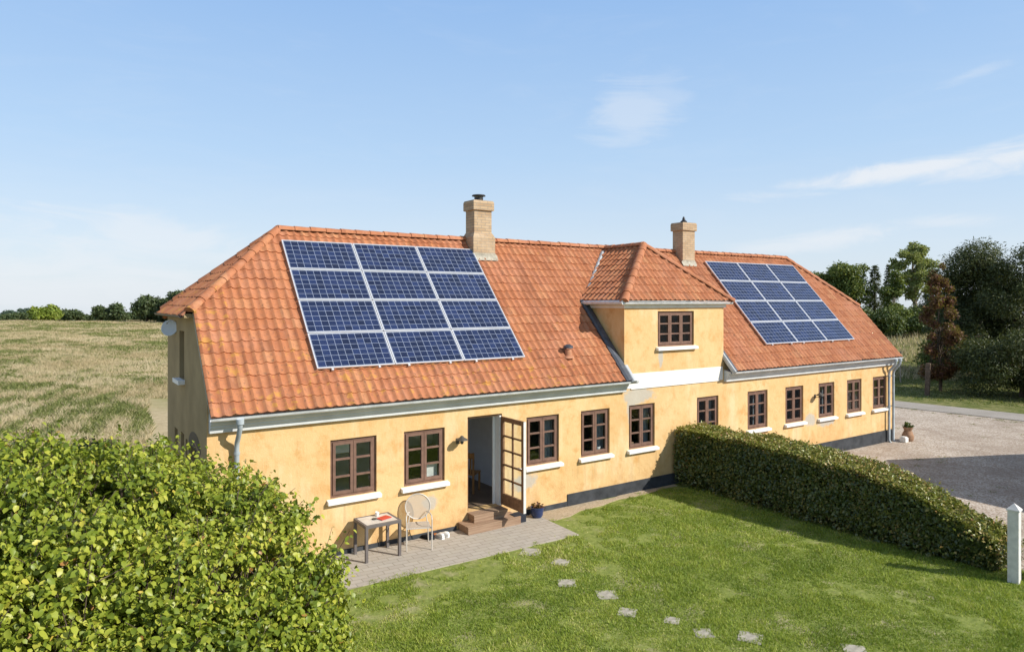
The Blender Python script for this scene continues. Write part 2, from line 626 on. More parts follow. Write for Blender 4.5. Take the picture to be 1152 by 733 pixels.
def vnoise(x, y, seed=0):
    """smooth value noise on arrays"""
    xi, yi = np.floor(x).astype(np.int64), np.floor(y).astype(np.int64)
    fx, fy = x - xi, y - yi
    fx, fy = fx * fx * (3 - 2 * fx), fy * fy * (3 - 2 * fy)

    def h(a, b):
        k = (a * 374761393 + b * 668265263 + seed * 974634533) & 0x7fffffff
        k = (k ^ (k >> 13)) * 1274126177 & 0x7fffffff
        return ((k ^ (k >> 16)) & 0xffff) / 65535.0
    return (h(xi, yi) * (1 - fx) + h(xi + 1, yi) * fx) * (1 - fy) + (h(xi, yi + 1) * (1 - fx) + h(xi + 1, yi + 1) * fx) * fy


def fnoise(x, y, seed=0):
    return 0.55 * vnoise(x, y, seed) + 0.3 * vnoise(x * 2.1, y * 2.1, seed + 5) + 0.15 * vnoise(x * 4.3, y * 4.3, seed + 9)


# ------------------------------------------------------------------ ground
def sstep(a, lo, hi):
    t = np.clip((a - lo) / (hi - lo), 0, 1)
    return t * t * (3 - 2 * t)


def zg(x, y):
    x, y = np.asarray(x, float), np.asarray(y, float)
    z = 0.07 - 0.13 * sstep(x, 12, 22) - 0.12 * sstep(x, 24, 32)
    z = z + 0.30 * sstep(y, 4, 14) * sstep(x, 4, -2)                     # the field sets off a little higher
    z = z + 0.0036 * np.maximum(np.minimum(y, 175) - 14, 0) * sstep(x, 60, 20)
    far = (x - 40) * 0.92 + (y - 4) * 0.38
    z = z + 2.6 * sstep(far, 0, 34) * sstep(x, 26, 42)                                       # bank beyond the road
    z = z - 0.032 * np.maximum(np.hypot(x + 2.5, y + 13.1) - 178, 0)      # beyond the crest the land falls away
    return z


def terrain_mat():
    t = NT('field_ground')
    t.set(0.95, 0.1)
    p = t.pos()
    n = t.noise(p, 0.22, 6, 0.62)
    n2 = t.noise(p, 2.6, 6, 0.7)
    n3 = t.noise(p, 0.06, 5, 0.6)
    c = t.ramp(n2, [(0.3, (0.36, 0.285, 0.165)), (0.55, (0.46, 0.37, 0.225)), (0.75, (0.52, 0.43, 0.285))])
    c = t.mix(t.math('MULTIPLY', t.mask(n, 0.48, 0.62), 0.7), c, (0.26, 0.25, 0.10))
    c = t.mix(t.math('MULTIPLY', t.mask(n3, 0.5, 0.62), 0.5), c, (0.30, 0.27, 0.12))
    x, y, z = t.sep(p)
    c = t.mix(t.mask(x, 33, 36), c, t.mix(t.mask(n2, 0.4, 0.65), (0.10, 0.125, 0.03), (0.24, 0.22, 0.09)))
    t.base(c)
    t.bump(n2, 0.6, 0.1)
    MATS['terrain'] = t.m


def lawn_mat():
    t = NT('lawn_ground')
    t.set(0.95, 0.1)
    p = t.pos()
    n = t.noise(p, 0.9, 6, 0.65)
    n2 = t.noise(p, 9, 5, 0.7)
    c = t.ramp(n2, [(0.3, (0.14, 0.18, 0.04)), (0.6, (0.24, 0.275, 0.07)), (0.8, (0.38, 0.35, 0.17))])
    n3 = t.noise(p, 2.6, 6, 0.7)
    c = t.mix(t.math('MULTIPLY', t.mask(n, 0.54, 0.70), 0.7), c, (0.44, 0.37, 0.24))
    c = t.mix(t.math('MULTIPLY', t.mask(n3, 0.56, 0.70), 0.5), c, (0.40, 0.33, 0.21))
    t.base(c)
    t.bump(n2, 0.6, 0.04)
    MATS['lawn'] = t.m


def gravel_mat(name, cols, sc=26, bump=0.8):
    t = NT(name)
    t.set(0.95, 0.12)
    p = t.pos()
    vo = t.add('ShaderNodeTexVoronoi')
    t.link(p, vo.inputs['Vector'])
    vo.inputs['Scale'].default_value = sc
    r = t.add('ShaderNodeSeparateColor')
    t.link(vo.outputs['Color'], r.inputs[0])
    n = t.noise(p, 0.5, 6, 0.6)
    n2 = t.noise(p, 3.2, 7, 0.75)
    c = t.ramp(r.outputs[0], cols)
    c = t.mix(t.math('MULTIPLY', t.mask(n, 0.42, 0.62), 0.5), c, cols[0][1])
    c = t.mix(t.math('MULTIPLY', t.mask(n2, 0.52, 0.7), 0.4), c, cols[-1][1])
    t.base(c)
    t.bump(vo.outputs['Distance'], -bump, 0.03)
    MATS[name] = t.m


def paving_mat():
    t = NT('concrete_paving')
    t.set(0.9, 0.15)
    p = t.pos()
    b = t.add('ShaderNodeTexBrick')
    mp = t.add('ShaderNodeMapping')
    t.link(p, mp.inputs[0])
    mp.inputs['Rotation'].default_value = (0, 0, R(4))
    t.link(mp.outputs[0], b.inputs['Vector'])
    b.inputs['Color1'].default_value = (0.43, 0.385, 0.325, 1)
    b.inputs['Color2'].default_value = (0.385, 0.34, 0.285, 1)
    b.inputs['Mortar'].default_value = (0.27, 0.235, 0.185, 1)
    b.inputs['Scale'].default_value = 1.0
    b.inputs['Brick Width'].default_value = 0.30
    b.inputs['Row Height'].default_value = 0.15
    b.inputs['Mortar Size'].default_value = 0.008
    n = t.noise(p, 1.6, 6, 0.7)
    t.base(t.mix(t.math('MULTIPLY', t.mask(n, 0.45, 0.7), 0.45), b.outputs['Color'], (0.43, 0.39, 0.31)))
    t.bump(b.outputs['Fac'], -0.5, 0.015)
    MATS['paving'] = t.m


terrain_mat()
lawn_mat()
gravel_mat('gravel', [(0.0, (0.27, 0.205, 0.155)), (0.5, (0.45, 0.368, 0.288)), (1.0, (0.60, 0.54, 0.465))])
gravel_mat('sand', [(0.0, (0.34, 0.265, 0.175)), (0.5, (0.42, 0.335, 0.23)), (1.0, (0.52, 0.43, 0.31))], 40, 0.4)
gravel_mat('asphalt', [(0.0, (0.28, 0.25, 0.215)), (0.5, (0.35, 0.315, 0.275)), (1.0, (0.45, 0.41, 0.36))], 60, 0.3)
paving_mat()


def terrain():
    def axis(lo, hi, c0, c1, fine):
        a = list(np.arange(c0, c1 + 1e-6, fine))
        s, p = fine, c1
        while p < hi:
            s *= 1.22
            p += s
            a.append(min(p, hi))
        s, p = fine, c0
        while p > lo:
            s *= 1.22
            p -= s
            a.insert(0, max(p, lo))
        return np.array(a)
    xs = axis(-3000, 3000, -30, 90, 1.5)
    ys = axis(-1500, 4000, -30, 60, 1.5)
    X, Y = np.meshgrid(xs, ys)
    Z = zg(X, Y) - 0.05
    V = np.stack([X, Y, Z], -1).reshape(-1, 3)
    nx, ny = len(xs), len(ys)
    i = (np.arange(ny - 1)[:, None] * nx + np.arange(nx - 1)[None]).ravel()
    F = np.stack([i, i + 1, i + nx + 1, i + nx], 1)
    o = np_mesh('terrain', V, F, 'terrain', smooth=True)
    tag(o, kind='structure')


terrain()


def patch(name, pts, mat, off, step=1.5, thick=0.06):
    """a ground sheet with the given outline that follows the terrain"""
    bm = bmesh.new()
    f = bm.faces.new([bm.verts.new((x, y, 0)) for x, y in pts])
    if f.normal.z < 0 or True:
        bmesh.ops.recalc_face_normals(bm, faces=bm.faces)
    xs = [p[0] for p in pts]
    ys = [p[1] for p in pts]
    for lo, hi, no in ((min(xs), max(xs), (1, 0, 0)), (min(ys), max(ys), (0, 1, 0))):
        q = math.ceil(lo / step) * step
        while q < hi:
            g = bm.verts[:] + bm.edges[:] + bm.faces[:]
            co = (q, 0, 0) if no[0] else (0, q, 0)
            bmesh.ops.bisect_plane(bm, geom=g, plane_co=co, plane_no=no)
            q += step
    for v in bm.verts:
        v.co.z = float(zg(v.co.x, v.co.y)) + off
    # skirt so that the edge is a real small step
    be = [e for e in bm.edges if len(e.link_faces) == 1]
    r = bmesh.ops.extrude_edge_only(bm, edges=be)
    for v in r['geom']:
        if isinstance(v, bmesh.types.BMVert):
            v.co.z -= thick
    bmesh.ops.recalc_face_normals(bm, faces=bm.faces)
    me = bpy.data.meshes.new(name)
    bm.to_mesh(me)
    bm.free()
    if me.polygons and sum(p.normal.z for p in me.polygons) < 0:
        me.flip_normals()
    me.materials.append(MATS[mat])
    o = bpy.data.objects.new(name, me)
    link(o)
    return tag(o, kind='structure')


def wob(pts, amp=0.12, step=0.35, seed=1):
    """make a straight outline ragged"""
    out = []
    for a, b in zip(pts, pts[1:] + pts[:1]):
        L = math.dist(a, b)
        n = max(1, int(L / step))
        for k in range(n):
            t = k / n
            x, y = a[0] + (b[0] - a[0]) * t, a[1] + (b[1] - a[1]) * t
            d = amp * (float(vnoise(np.array([x * 1.7 + 50]), np.array([y * 1.7 + 50]), seed)[0]) - 0.5) * 2
            nx, ny = -(b[1] - a[1]) / L, (b[0] - a[0]) / L
            out.append((x + nx * d, y + ny * d))
    return out


patch('lawn', [(-14, -24), (12.6, -24), (12.4, -0.02), (-3.0, -0.02), (-6, 3), (-14, 4)], 'lawn', 0.0)
GRAVEL_EDGE = [(12.5, -24), (32.6, -24), (32.9, -0.7), (32.4, 4.4), (31.4, 16), (24.2, 16), (23.6, 7), (23.6, -0.02), (12.5, -0.02)]
patch('gravel_yard', GRAVEL_EDGE, 'gravel', 0.004)
patch('road', [(33.6, -40), (36.4, -40), (35.0, -0.1), (34.5, 5.2), (32.5, 30), (30.0, 30), (32.4, 4.4), (32.9, -0.7)], 'asphalt', 0.03)
patch('bare_earth', wob([(7.0, -0.5), (7.2, -0.72), (8.2, -0.50), (9.6, -0.28), (11.8, -0.2), (11.8, -0.03), (7.0, -0.03)], 0.10), 'sand', 0.012)
PATIO = [(-0.6, -1.60), (7.05, -1.74), (7.12, -0.03), (-0.6, -0.03)]
patch('patio', PATIO, 'paving', 0.014)

# ------------------------------------------------------------------ house
TP = tan(0.838)
XE0, XE1 = 0.0, 23.42
XR0, XR1 = 2.06, 21.27
YE, ZE = -0.30, 3.035
YR, ZR = 2.961, 3.035 + TP * 3.261
YH, ZH = 1.373, 3.035 + TP * 1.673
DEP = 2 * YR
YW = 4.70                        # rear wall: it stands tall, close behind the ridge
DX0, DX1 = 10.02, 13.93         # dormer walls
DXC = 0.5 * (DX0 + DX1)
WX1 = 23.40

house = empty('farmhouse', (0, 0, 0), 0, 'long single storey farmhouse with yellow limewashed walls, red clay tile roof and one tall dormer', 'house')

cth, sth = cos(0.838), sin(0.838)


def frame(o, u, v):
    u, v = Vector(u).normalized(), Vector(v).normalized()
    n = u.cross(v)
    M = Matrix((u, v, n)).transposed().to_4x4()
    M.translation = Vector(o)
    return M


def tiled(name, M, width, length, planes, parent, u0=0.0, nu=8):
    """real pantile courses in the frame M (x along the eave, y up the slope); planes are world (co, no): what lies on the no side is cut away"""
    prof = []
    for k in range(nu):
        t = k / nu
        prof.append((t * TW, 0.026 * (0.5 + 0.5 * cos(2 * pi * (t - 0.22))) + 0.019 * max(0, cos(2 * pi * (t - 0.22))) ** 3))
    nt = int(math.ceil(width / TW))
    U = np.array([c * TW + p[0] for c in range(nt) for p in prof] + [nt * TW])
    H = np.array([p[1] for c in range(nt) for p in prof] + [prof[0][1]])
    nc = int(math.ceil(length / TG))
    V, F = [], []
    base = 0
    m = len(U)
    for j in range(nc):
        tj = np.repeat(rng.normal(0, 0.0035, nt + 1), nu)[:m]
        sk = np.repeat(rng.normal(0, 0.0050, nt + 1), nu)[:m]
        v0, v1 = j * TG + sk - 0.01, (j + 1) * TG + 0.02
        rows = [(v0 + 0.004, H * 0 + 0.002), (v0, H + 0.026 + tj), (v0 * 0 + (j + 0.5) * TG, H + 0.019 + tj), (v0 * 0 + v1, H + 0.004 + tj * 0.3)]
        for vv, hh in rows:
            V.append(np.stack([U, vv, hh], 1))
        for r in range(3):
            a = base + r * m + np.arange(m - 1)
            F.append(np.stack([a, a + 1, a + m + 1, a + m], 1))
        base += 4 * m
    V, F = np.concatenate(V), np.concatenate(F)
    me = bpy.data.meshes.new(name)
    me.from_pydata(V.tolist(), [], F.tolist())
    bm = bmesh.new()
    bm.from_mesh(me)
    Mi = M.inverted()
    M3 = Mi.to_3x3()
    for co, no in planes:
        g = bm.verts[:] + bm.edges[:] + bm.faces[:]
        bmesh.ops.bisect_plane(bm, geom=g, plane_co=Mi @ Vector(co), plane_no=M3 @ Vector(no), clear_outer=True)
    bm.to_mesh(me)
    bm.free()
    me.shade_smooth()
    me.set_sharp_from_angle(angle=R(38))
    me.materials.append(MATS['tile'])
    o = bpy.data.objects.new(name, me)
    link(o, parent)
    o.matrix_local = M
    return o


def caps(p0, p1, parent, r=0.105, L=0.37, name='ridge_tiles', down=0.03, mat='tile'):
    """a run of overlapping half round tiles as one part"""
    p0, p1 = Vector(p0), Vector(p1)
    d = (p1 - p0)
    n = max(1, int(round(d.length / L)))
    d.normalize()
    a = d.cross(Vector((0, 0, 1))).normalized()
    b = a.cross(d)
    st = (p1 - p0).length / n
    m = MB()
    for k in range(n):
        j = random.uniform(-0.006, 0.006)
        for (t0, t1, r0, r1) in ((k * st, (k + 1) * st + 0.03, r * 1.12, r * 0.96),):
            i = len(m.v)
            for t, rr in ((t0, r0), (t1, r1)):
                for q in range(9):
                    an = pi * q / 8 * 1.06 - 0.03 * pi
                    m.v.append(tuple(p0 + d * t + a * cos(an) * rr + b * (sin(an) * rr * 0.85 - down + j)))
            for q in range(8):
                m.f.append((i + q, i + q + 1, i + 10 + q, i + 9 + q))
            m.f.append(tuple(i + q for q in range(9)))
            if k == 0:
                m.f[-1] = tuple(reversed(m.f[-1]))
    return m.obj(name, mat, parent, smooth=True)


def hip_plane(xe, ye, ze, xr, yr, zr, yb):
    """(point, upward normal) of the plane through the eave line at xe and the ridge end"""
    a, b, c = Vector((xe, ye, ze)), Vector((xr, yr, zr)), Vector((xe, yb, ze))
    n = (b - a).cross(c - a).normalized()
    return a, (n if n.z > 0 else -n)


hipL = hip_plane(XE0, YH, ZH, XR0, YR, ZR, DEP - YH)
hipR = hip_plane(XE1, YH, ZH, XR1, YR, ZR, DEP - YH)
front = (Vector((0, YE, ZE)), Vector((0, -sth, cth)))
rear = (Vector((0, DEP - YE, ZE)), Vector((0, sth, cth)))
SL = (ZR - ZE) / sth
ridge_cut = (Vector((0, YR, 0)), Vector((0, 1, 0)))

# dormer roof data
DEY, DEZ = -0.15, 5.06
DA = Vector((DXC, 1.26, 6.64))
dl0, dr0 = Vector((DX0 - 0.17, DEY, DEZ)), Vector((DX1 + 0.17, DEY, DEZ))

roof = tiled('roof', frame((XE0, YE, ZE), (1, 0, 0), (0, cth, sth)), XE1 - XE0, SL + 0.05, [hipL, hipR, ridge_cut, (Vector((DX0 - 0.02, 0, 0)), Vector((1, 0, 0)))], house)
MF = frame((XE0, YE, ZE), (1, 0, 0), (0, cth, sth))
tiled('roof_middle', MF, XE1 - XE0, SL + 0.05, [(Vector((DX0 - 0.02, 0, 0)), Vector((-1, 0, 0))), (Vector((DX1 + 0.02, 0, 0)), Vector((1, 0, 0))), (Vector((0, 1.45, 0)), Vector((0, -1, 0))), ridge_cut], roof).matrix_local = Matrix()
rr = tiled('roof_right', MF, XE1 - XE0, SL + 0.05, [hipL, hipR, ridge_cut, (Vector((DX1 + 0.02, 0, 0)), Vector((-1, 0, 0)))], roof)
rr.matrix_local = Matrix()
rr.name = 'roof_slope'
bpy.data.objects['roof_middle'].name = 'roof_slope'
# rear slope
tiled('rear_roof', frame((XE1, DEP - YE, ZE), (-1, 0, 0), (0, -cth, sth)), XE1 - XE0, SL + 0.05, [hipL, hipR, (Vector((0, YR, 0)), Vector((0, -1, 0))), (Vector((0, YW + .1, 0)), Vector((0, 1, 0)))], house, nu=4)
# half hips
hl = Vector((XR0 - XE0, 0, ZR - ZH)).normalized()
hlen = Vector((XR0 - XE0, 0, ZR - ZH)).length
hov = 0.22
tiled('hip_roof', frame(Vector((XE0, DEP - YH + 0.3, ZH)) - hl * hov, (0, -1, 0), hl), DEP - 2 * YH + 0.6, hlen + hov, [front, rear], house, nu=6)
hr = Vector((XR1 - XE1, 0, ZR - ZH)).normalized()
tiled('hip_roof', frame(Vector((XE1, YH - 0.3, ZH)) - hr * hov, (0, 1, 0), hr), DEP - 2 * YH + 0.6, hlen + hov, [front, rear], house, nu=4)

caps((XR0, YR, ZR + 0.055), (XR1, YR, ZR + 0.055), roof)
for (a, b) in (((XE0 - 0.08, YH - 0.07, ZH - 0.02), (XR0, YR, ZR + 0.05)), ((XE1 + 0.08, YH - 0.07, ZH - 0.02), (XR1, YR, ZR + 0.05)),
               ((XE0 - 0.08, DEP - YH + 0.07, ZH - 0.02), (XR0, YR, ZR + 0.05)), ((XE1 + 0.08, DEP - YH + 0.07, ZH - 0.02), (XR1, YR, ZR + 0.05))):
    caps(a, b, roof, name='hip_tiles')
# closed underside of the roof so that no light leaks in
u = MB()
e = 0.02
u.poly([(XE0 + .02, YE, ZE - e), (DX0, YE, ZE - e), (DX0, YR, ZR - e), (XR0, YR, ZR - e), (XE0 + .02, YH, ZH - e)])
u.poly([(DX1, YE, ZE - e), (XE1 - .02, YE, ZE - e), (XE1 - .02, YH, ZH - e), (XR1, YR, ZR - e), (DX1, YR, ZR - e)])
u.poly([(XE0 + .02, DEP - YH, ZH - e), (XE1 - .02, DEP - YH, ZH - e), (XR1, YR, ZR - e), (XR0, YR, ZR - e)])
u.poly([(XE0, YH, ZH - e), (XE0, DEP - YH, ZH - e), (XR0, YR, ZR - e)])
u.poly([(XE1, YH, ZH - e), (XE1, DEP - YH, ZH - e), (XR1, YR, ZR - e)])
u.obj('roof_boarding', 'dark_inside', roof).matrix_parent_inverse = MF.inverted()

# children of the roof were written in house coordinates: undo the roof's own frame
for ch in roof.children:
    if ch.name.startswith(('ridge', 'hip_tiles')):
        ch.matrix_parent_inverse = MF.inverted()


# dormer roof: left and right slopes and the front hip
def plane3(a, b, c):
    n = (b - a).cross(c - a).normalized()
    return a, (n if n.z > 0 else -n)


DRE = Vector((DXC, 3.0, DA.z))
pL = plane3(dl0, DA, DRE)
pR = plane3(dr0, DA, DRE)
pF = plane3(dl0, dr0, DA)
mainp = (front[0] + Vector((0, 0, 0.0)), front[1])
below_main = (front[0], -front[1])
vL = Vector((DXC - dl0.x, 0, DA.z - DEZ))
lenL = vL.length
droof = tiled('dormer_roof', frame((dr0.x + 0, DEY, DEZ) if False else (dl0.x, DEY, DEZ), (1, 0, 0), Vector((0, DA.y - DEY, DA.z - DEZ))), dr0.x - dl0.x, Vector((0, DA.y - DEY, DA.z - DEZ)).length + 0.02, [pL, pR], house)
tiled('dormer_roof', frame((dl0.x, 3.2, DEZ), (0, -1, 0), vL), 3.2 - DEY, lenL + 0.02, [pF, (Vector((DXC, 0, 0)), Vector((1, 0, 0))), below_main], house)
vR = Vector((DXC - dr0.x, 0, DA.z - DEZ))
tiled('dormer_roof', frame((dr0.x, DEY, DEZ), (0, 1, 0), vR), 3.2 - DEY, lenL + 0.02, [pF, (Vector((DXC, 0, 0)), Vector((-1, 0, 0))), below_main], house)
for a, b in ((dl0 + Vector((-.04, -.05, 0)), DA + Vector((0, 0, .05))), (dr0 + Vector((.04, -.05, 0)), DA + Vector((0, 0, .05)))):
    caps(a, b, house, name='dormer_hip_tiles')
caps(DA + Vector((0, 0, .05)), (DXC, 2.9, DA.z + .05), house, name='dormer_ridge_tiles')
db = MB()
zi = -0.03
db.poly([dl0 + Vector((0, 0, zi)), dr0 + Vector((0, 0, zi)), DA + Vector((0, 0, zi))])
db.poly([dl0 + Vector((0, 0, zi)), DA + Vector((0, 0, zi)), (DXC, 3.0, DA.z + zi), (dl0.x, 1.5, DEZ + zi)])
db.poly([dr0 + Vector((0, 0, zi)), DA + Vector((0, 0, zi)), (DXC, 3.0, DA.z + zi), (dr0.x, 1.5, DEZ + zi)])
db.poly([(dl0.x, DEY, DEZ - .04), (dr0.x, DEY, DEZ - .04), (dr0.x, 1.5, DEZ - .04), (dl0.x, 1.5, DEZ - .04)])
db.obj('dormer_boarding', 'grey_cornice', house)


def roofz(y):
    return ZE + TP * (y - YE)


# ---- openings on the front
ZT, ZB = 2.339, 1.198
WIN = [(2.235, 3.196), (3.801, 4.762), (6.921, 7.882), (8.567, 9.512), (10.183, 11.126), (12.794, 13.711), (15.036, 16.0), (16.908, 17.863), (18.711, 19.635), (20.40, 21.322), (22.063, 23.008)]
OPEN = [(a, b, ZB, ZT) for a, b in WIN] + [(11.24, 12.67, 3.82, 4.77), (5.33, 6.24, 0.42, 2.50)]


def walls():
    m = MB()
    xs = sorted({0.0, DX0, DX1, WX1} | {v for o in OPEN for v in o[:2]})
    zs = sorted({-0.3, 2.78, 5.0} | {v for o in OPEN for v in o[2:]})
    for x0, x1 in zip(xs, xs[1:]):
        for z0, z1 in zip(zs, zs[1:]):
            xc, zc = (x0 + x1) / 2, (z0 + z1) / 2
            if any(a < xc < b and c < zc < d for a, b, c, d in OPEN):
                continue
            if zc > 2.78 and not (DX0 < xc < DX1):
                continue
            m.poly([(x0, 0, z0), (x1, 0, z0), (x1, 0, z1), (x0, 0, z1)])
    dpt = 0.16
    for a, b, c, d in OPEN:
        dp = 0.24 if c < 1 else dpt
        m.poly([(a, 0, c), (a, dp, c), (a, dp, d), (a, 0, d)])
        m.poly([(b, 0, c), (b, dp, c), (b, dp, d), (b, 0, d)])
        m.poly([(a, 0, d), (b, 0, d), (b, dp, d), (a, dp, d)])
        m.poly([(a, 0, c), (b, 0, c), (b, dp, c), (a, dp, c)])
    # strips behind the cornice, hidden under the eave
    for x0, x1 in ((0, DX0), (DX1, WX1)):
        m.poly([(x0, 0, 2.78), (x1, 0, 2.78), (x1, 0, 3.3), (x0, 0, 3.3)])
    # dormer cheeks
    for x in (DX0, DX1):
        yb = (5.02 - ZE) / TP + YE
        m.poly([(x, 0, 2.8), (x, 0, 5.02), (x, yb, 5.02)])
    m.obj('wall', 'plaster', house)
    # rear and right walls
    r = MB()
    for (x0, x1, z0, z1) in ((X0, 1.2, -.3, 4.72), (1.2, 4.6, -.3, 1.0), (1.2, 4.6, 2.4, 4.72), (4.6, WX1, -.3, 4.72)):  # gap added in the unseen rear wall to let sky light indoors
        r.poly([(x0, YW, z0), (x1, YW, z0), (x1, YW, z1), (x0, YW, z1)])
    r.poly([(WX1, 0, -.3), (WX1, YW, -.3), (WX1, YW, 4.72), (WX1, DEP - YH, ZH), (WX1, YH, ZH), (WX1, 0, 3.3)])
    r.obj('rear_wall', 'plaster', house)


X0 = 0.035
walls()
GO = [(2.50, 3.08, 3.42, 4.42), (3.30, 3.72, 1.35, 2.28), (2.52, 2.90, 1.35, 2.30), (2.12, 2.34, 1.3, 2.25), (0.75, 2.0, 0.1, 2.2)]


def gable():
    m = MB()
    ys = sorted({0.0, YW, 2.96} | {v for o in GO for v in o[:2]})
    zs = sorted({-0.3, 3.0, 5.0} | {v for o in GO for v in o[2:]})
    for y0, y1 in zip(ys, ys[1:]):
        for z0, z1 in zip(zs, zs[1:]):
            if any(a < (y0 + y1) / 2 < b and c < (z0 + z1) / 2 < d for a, b, c, d in GO):
                continue
            m.poly([(X0, y0, z0), (X0, y1, z0), (X0, y1, z1), (X0, y0, z1)])
    for a, b, c, d in GO:
        for q in ([(a, c), (a, d)], [(b, c), (b, d)], [(a, d), (b, d)], [(a, c), (b, c)]):
            (p, s), (p2, s2) = q
            m.poly([(X0, p, s), (X0 + .25, p, s), (X0 + .25, p2, s2), (X0, p2, s2)])
    o = m.obj('gable_wall', 'gable_brown', house)
    bm = bmesh.new()
    bm.from_mesh(o.data)
    for co, no in (front, rear, (Vector((0, 0, ZH + 0.02)), Vector((0, 0, 1)))):
        bmesh.ops.bisect_plane(bm, geom=bm.verts[:] + bm.edges[:] + bm.faces[:], plane_co=co, plane_no=no, clear_outer=True)
    bm.to_mesh(o.data)
    bm.free()
    # arched head over the doorway: flat black sheet standing in for the recess's shade
    a = MB()
    yc, w = 1.375, 0.625
    ring = [(yc + w * cos(t), 2.2 + 0.32 * sin(t)) for t in np.linspace(0, pi, 15)]
    for (y0, z0), (y1, z1) in zip(ring, ring[1:]):
        a.poly([(X0 - .004, y0, 2.2), (X0 - .004, y1, 2.2), (X0 - .004, y1, z1), (X0 - .004, y0, z0)])
    a.obj('arch_shade', 'black_metal', house)
    d = MB().box(X0 + .12, X0 + .18, 0.75, 2.0, 0.1, 2.2)
    d.obj('side_door', 'lamp_grey', house)


gable()

# verge boards, soffits, gutter at the half hip
mb = MB()
mb.box(XE0 - 0.15, XE0 + 0.035, YH - 0.0, DEP - YH + 0.05, ZH - 0.17, ZH - 0.09)
mb.obj('gable_cornice', 'gable_brown', house)
mb = MB()
gp_ = [(-0.21 + .05 * cos(a), ZH - .12 + .05 * sin(a)) for a in np.linspace(0, -pi, 9)] + [(-0.21 + .043 * cos(a), ZH - .12 + .043 * sin(a)) for a in np.linspace(-pi, 0, 9)]
mb.extrude(gp_, YH - .02, DEP - YH + .05)
mb.v = [(b_, a_, c_) for a_, b_, c_ in mb.v]
mb.obj('gable_gutter', 'lamp_grey', house, smooth=True)
# mortar fillet under the left verge tiles (narrow)
mb = MB()
mb.poly([(XE0 + .0, YE + .02, ZE + .0), (XE0 + .0, YH, ZH + .0), (XE0 + .0, YH, ZH - .1), (XE0 + .0, YE + .02, ZE - .06)])
mb.obj('verge_mortar', 'slab', house)

# cornice, gutters, downpipes
corn = [(0.0, 2.715), (-0.085, 2.715), (-0.095, 2.725), (-0.105, 2.80), (-0.14, 2.815), (-0.145, 2.86), (-0.19, 2.885), (-0.20, 2.965), (-0.235, 2.975), (-0.24, 3.0), (0.0, 3.05)]


def gutter_prof():
    r, t = 0.055, 0.007
    c = (-0.312, 3.004)
    p = [(c[0] + r * cos(a), c[1] + r * sin(a)) for a in np.linspace(0, -pi, 11)]
    q = [(c[0] + (r - t) * cos(a), c[1] + (r - t) * sin(a)) for a in np.linspace(-pi, 0, 11)]
    return p + [(c[0] - r - .008, c[1] + .012)] + q


for a, b in ((0.03, DX0 - 0.02), (DX1 + 0.02, WX1)):
    MB().extrude(corn, a, b).obj('cornice', 'grey_cornice', house)
for a, b in ((0.0, DX0 + 0.16), (DX1 - 0.02, XE1 + 0.05)):
    MB().extrude(gutter_prof(), a, b).obj('gutter', 'zinc', house, smooth=True)


def downpipe(x, zb=0.05):
    m = MB()
    m.tube([(x, -0.34, 2.93), (x, -0.34, 2.80), (x, -0.24, 2.66), (x, -0.12, 2.52), (x, -0.10, 2.40), (x, -0.10, zb + .1), (x, -0.16, zb)], 0.045, 10)
    m.tube([(x, -0.34, 2.97), (x, -0.34, 2.88)], 0.07, 10)
    o = m.obj('downpipe', 'aged_zinc', house, smooth=True)
    for z in (2.3, 1.2):
        c = MB()
        c.tube([(x, -0.10, z), (x, -0.10, z + .05)], 0.055, 10)
        c.box(x - .012, x + .012, -0.08, 0, z + .01, z + .04)
        c.obj('pipe_clip', 'aged_zinc', o)


downpipe(0.48)
downpipe(WX1 - 0.12, -0.1)
downpipe(WX1 - 0.42, -0.08)

# white band under the dormer, dormer cornice, gutter
MB().box(DX0 + .08, DX1 - .04, -0.012, 0.0, 2.775, 3.16).obj('plaster_band', 'white_render', house, bevel=0.004)
MB().box(DX0 + .22, DX1 - .18, -0.03, -0.0125, 2.755, 2.778).obj('drip_edge', 'white_render', house)
m = MB()
m.box(DX0 - .05, DX1 + .05, -0.05, 0.0, 4.86, 5.0)
m.box(DX0 - .09, DX1 + .09, -0.10, 0.0, 4.94, 5.0)
m.box(DX0 - .05, DX0, 0.0, 1.4, 4.86, 5.0)
m.box(DX1, DX1 + .05, 0.0, 1.4, 4.86, 5.0)
m.obj('dormer_cornice', 'white_render', house)
m = MB().extrude([(p[0] + 0.17, p[1] + 2.0) for p in gutter_prof()], dl0.x - .02, dr0.x + .02)
m.obj('dormer_gutter', 'zinc', house, smooth=True)
m = MB().tube([(dl0.x - .03, -0.18, 5.01), (dl0.x - .03, 1.35, 5.0)], 0.06, 10)
m.obj('dormer_gutter', 'zinc', house, smooth=True)


def strip(pts, w, h, name, mat):
    """a narrow metal strip laid on the front roof slope along two points (x, y)"""
    (xa, ya), (xb, yb) = pts
    a, b = Vector((xa, ya, roofz(ya))), Vector((xb, yb, roofz(yb)))
    d = (b - a).normalized()
    n = front[1]
    s = d.cross(n)
    mm = MB()
    q = []
    for p in (a, b):
        for k, (ss, hh) in enumerate(((-w / 2, h * .6), (-w / 4, h), (w / 4, h), (w / 2, h * .6), (w / 2, 0), (-w / 2, 0))):
            q.append(p + s * ss + n * hh)
    mm.v = [tuple(p) for p in q]
    for k in range(6):
        k2 = (k + 1) % 6
        mm.f.append((k, k2, 6 + k2, 6 + k))
    mm.f += [tuple(range(5, -1, -1)), tuple(range(6, 12))]
    return mm.obj(name, mat, house)


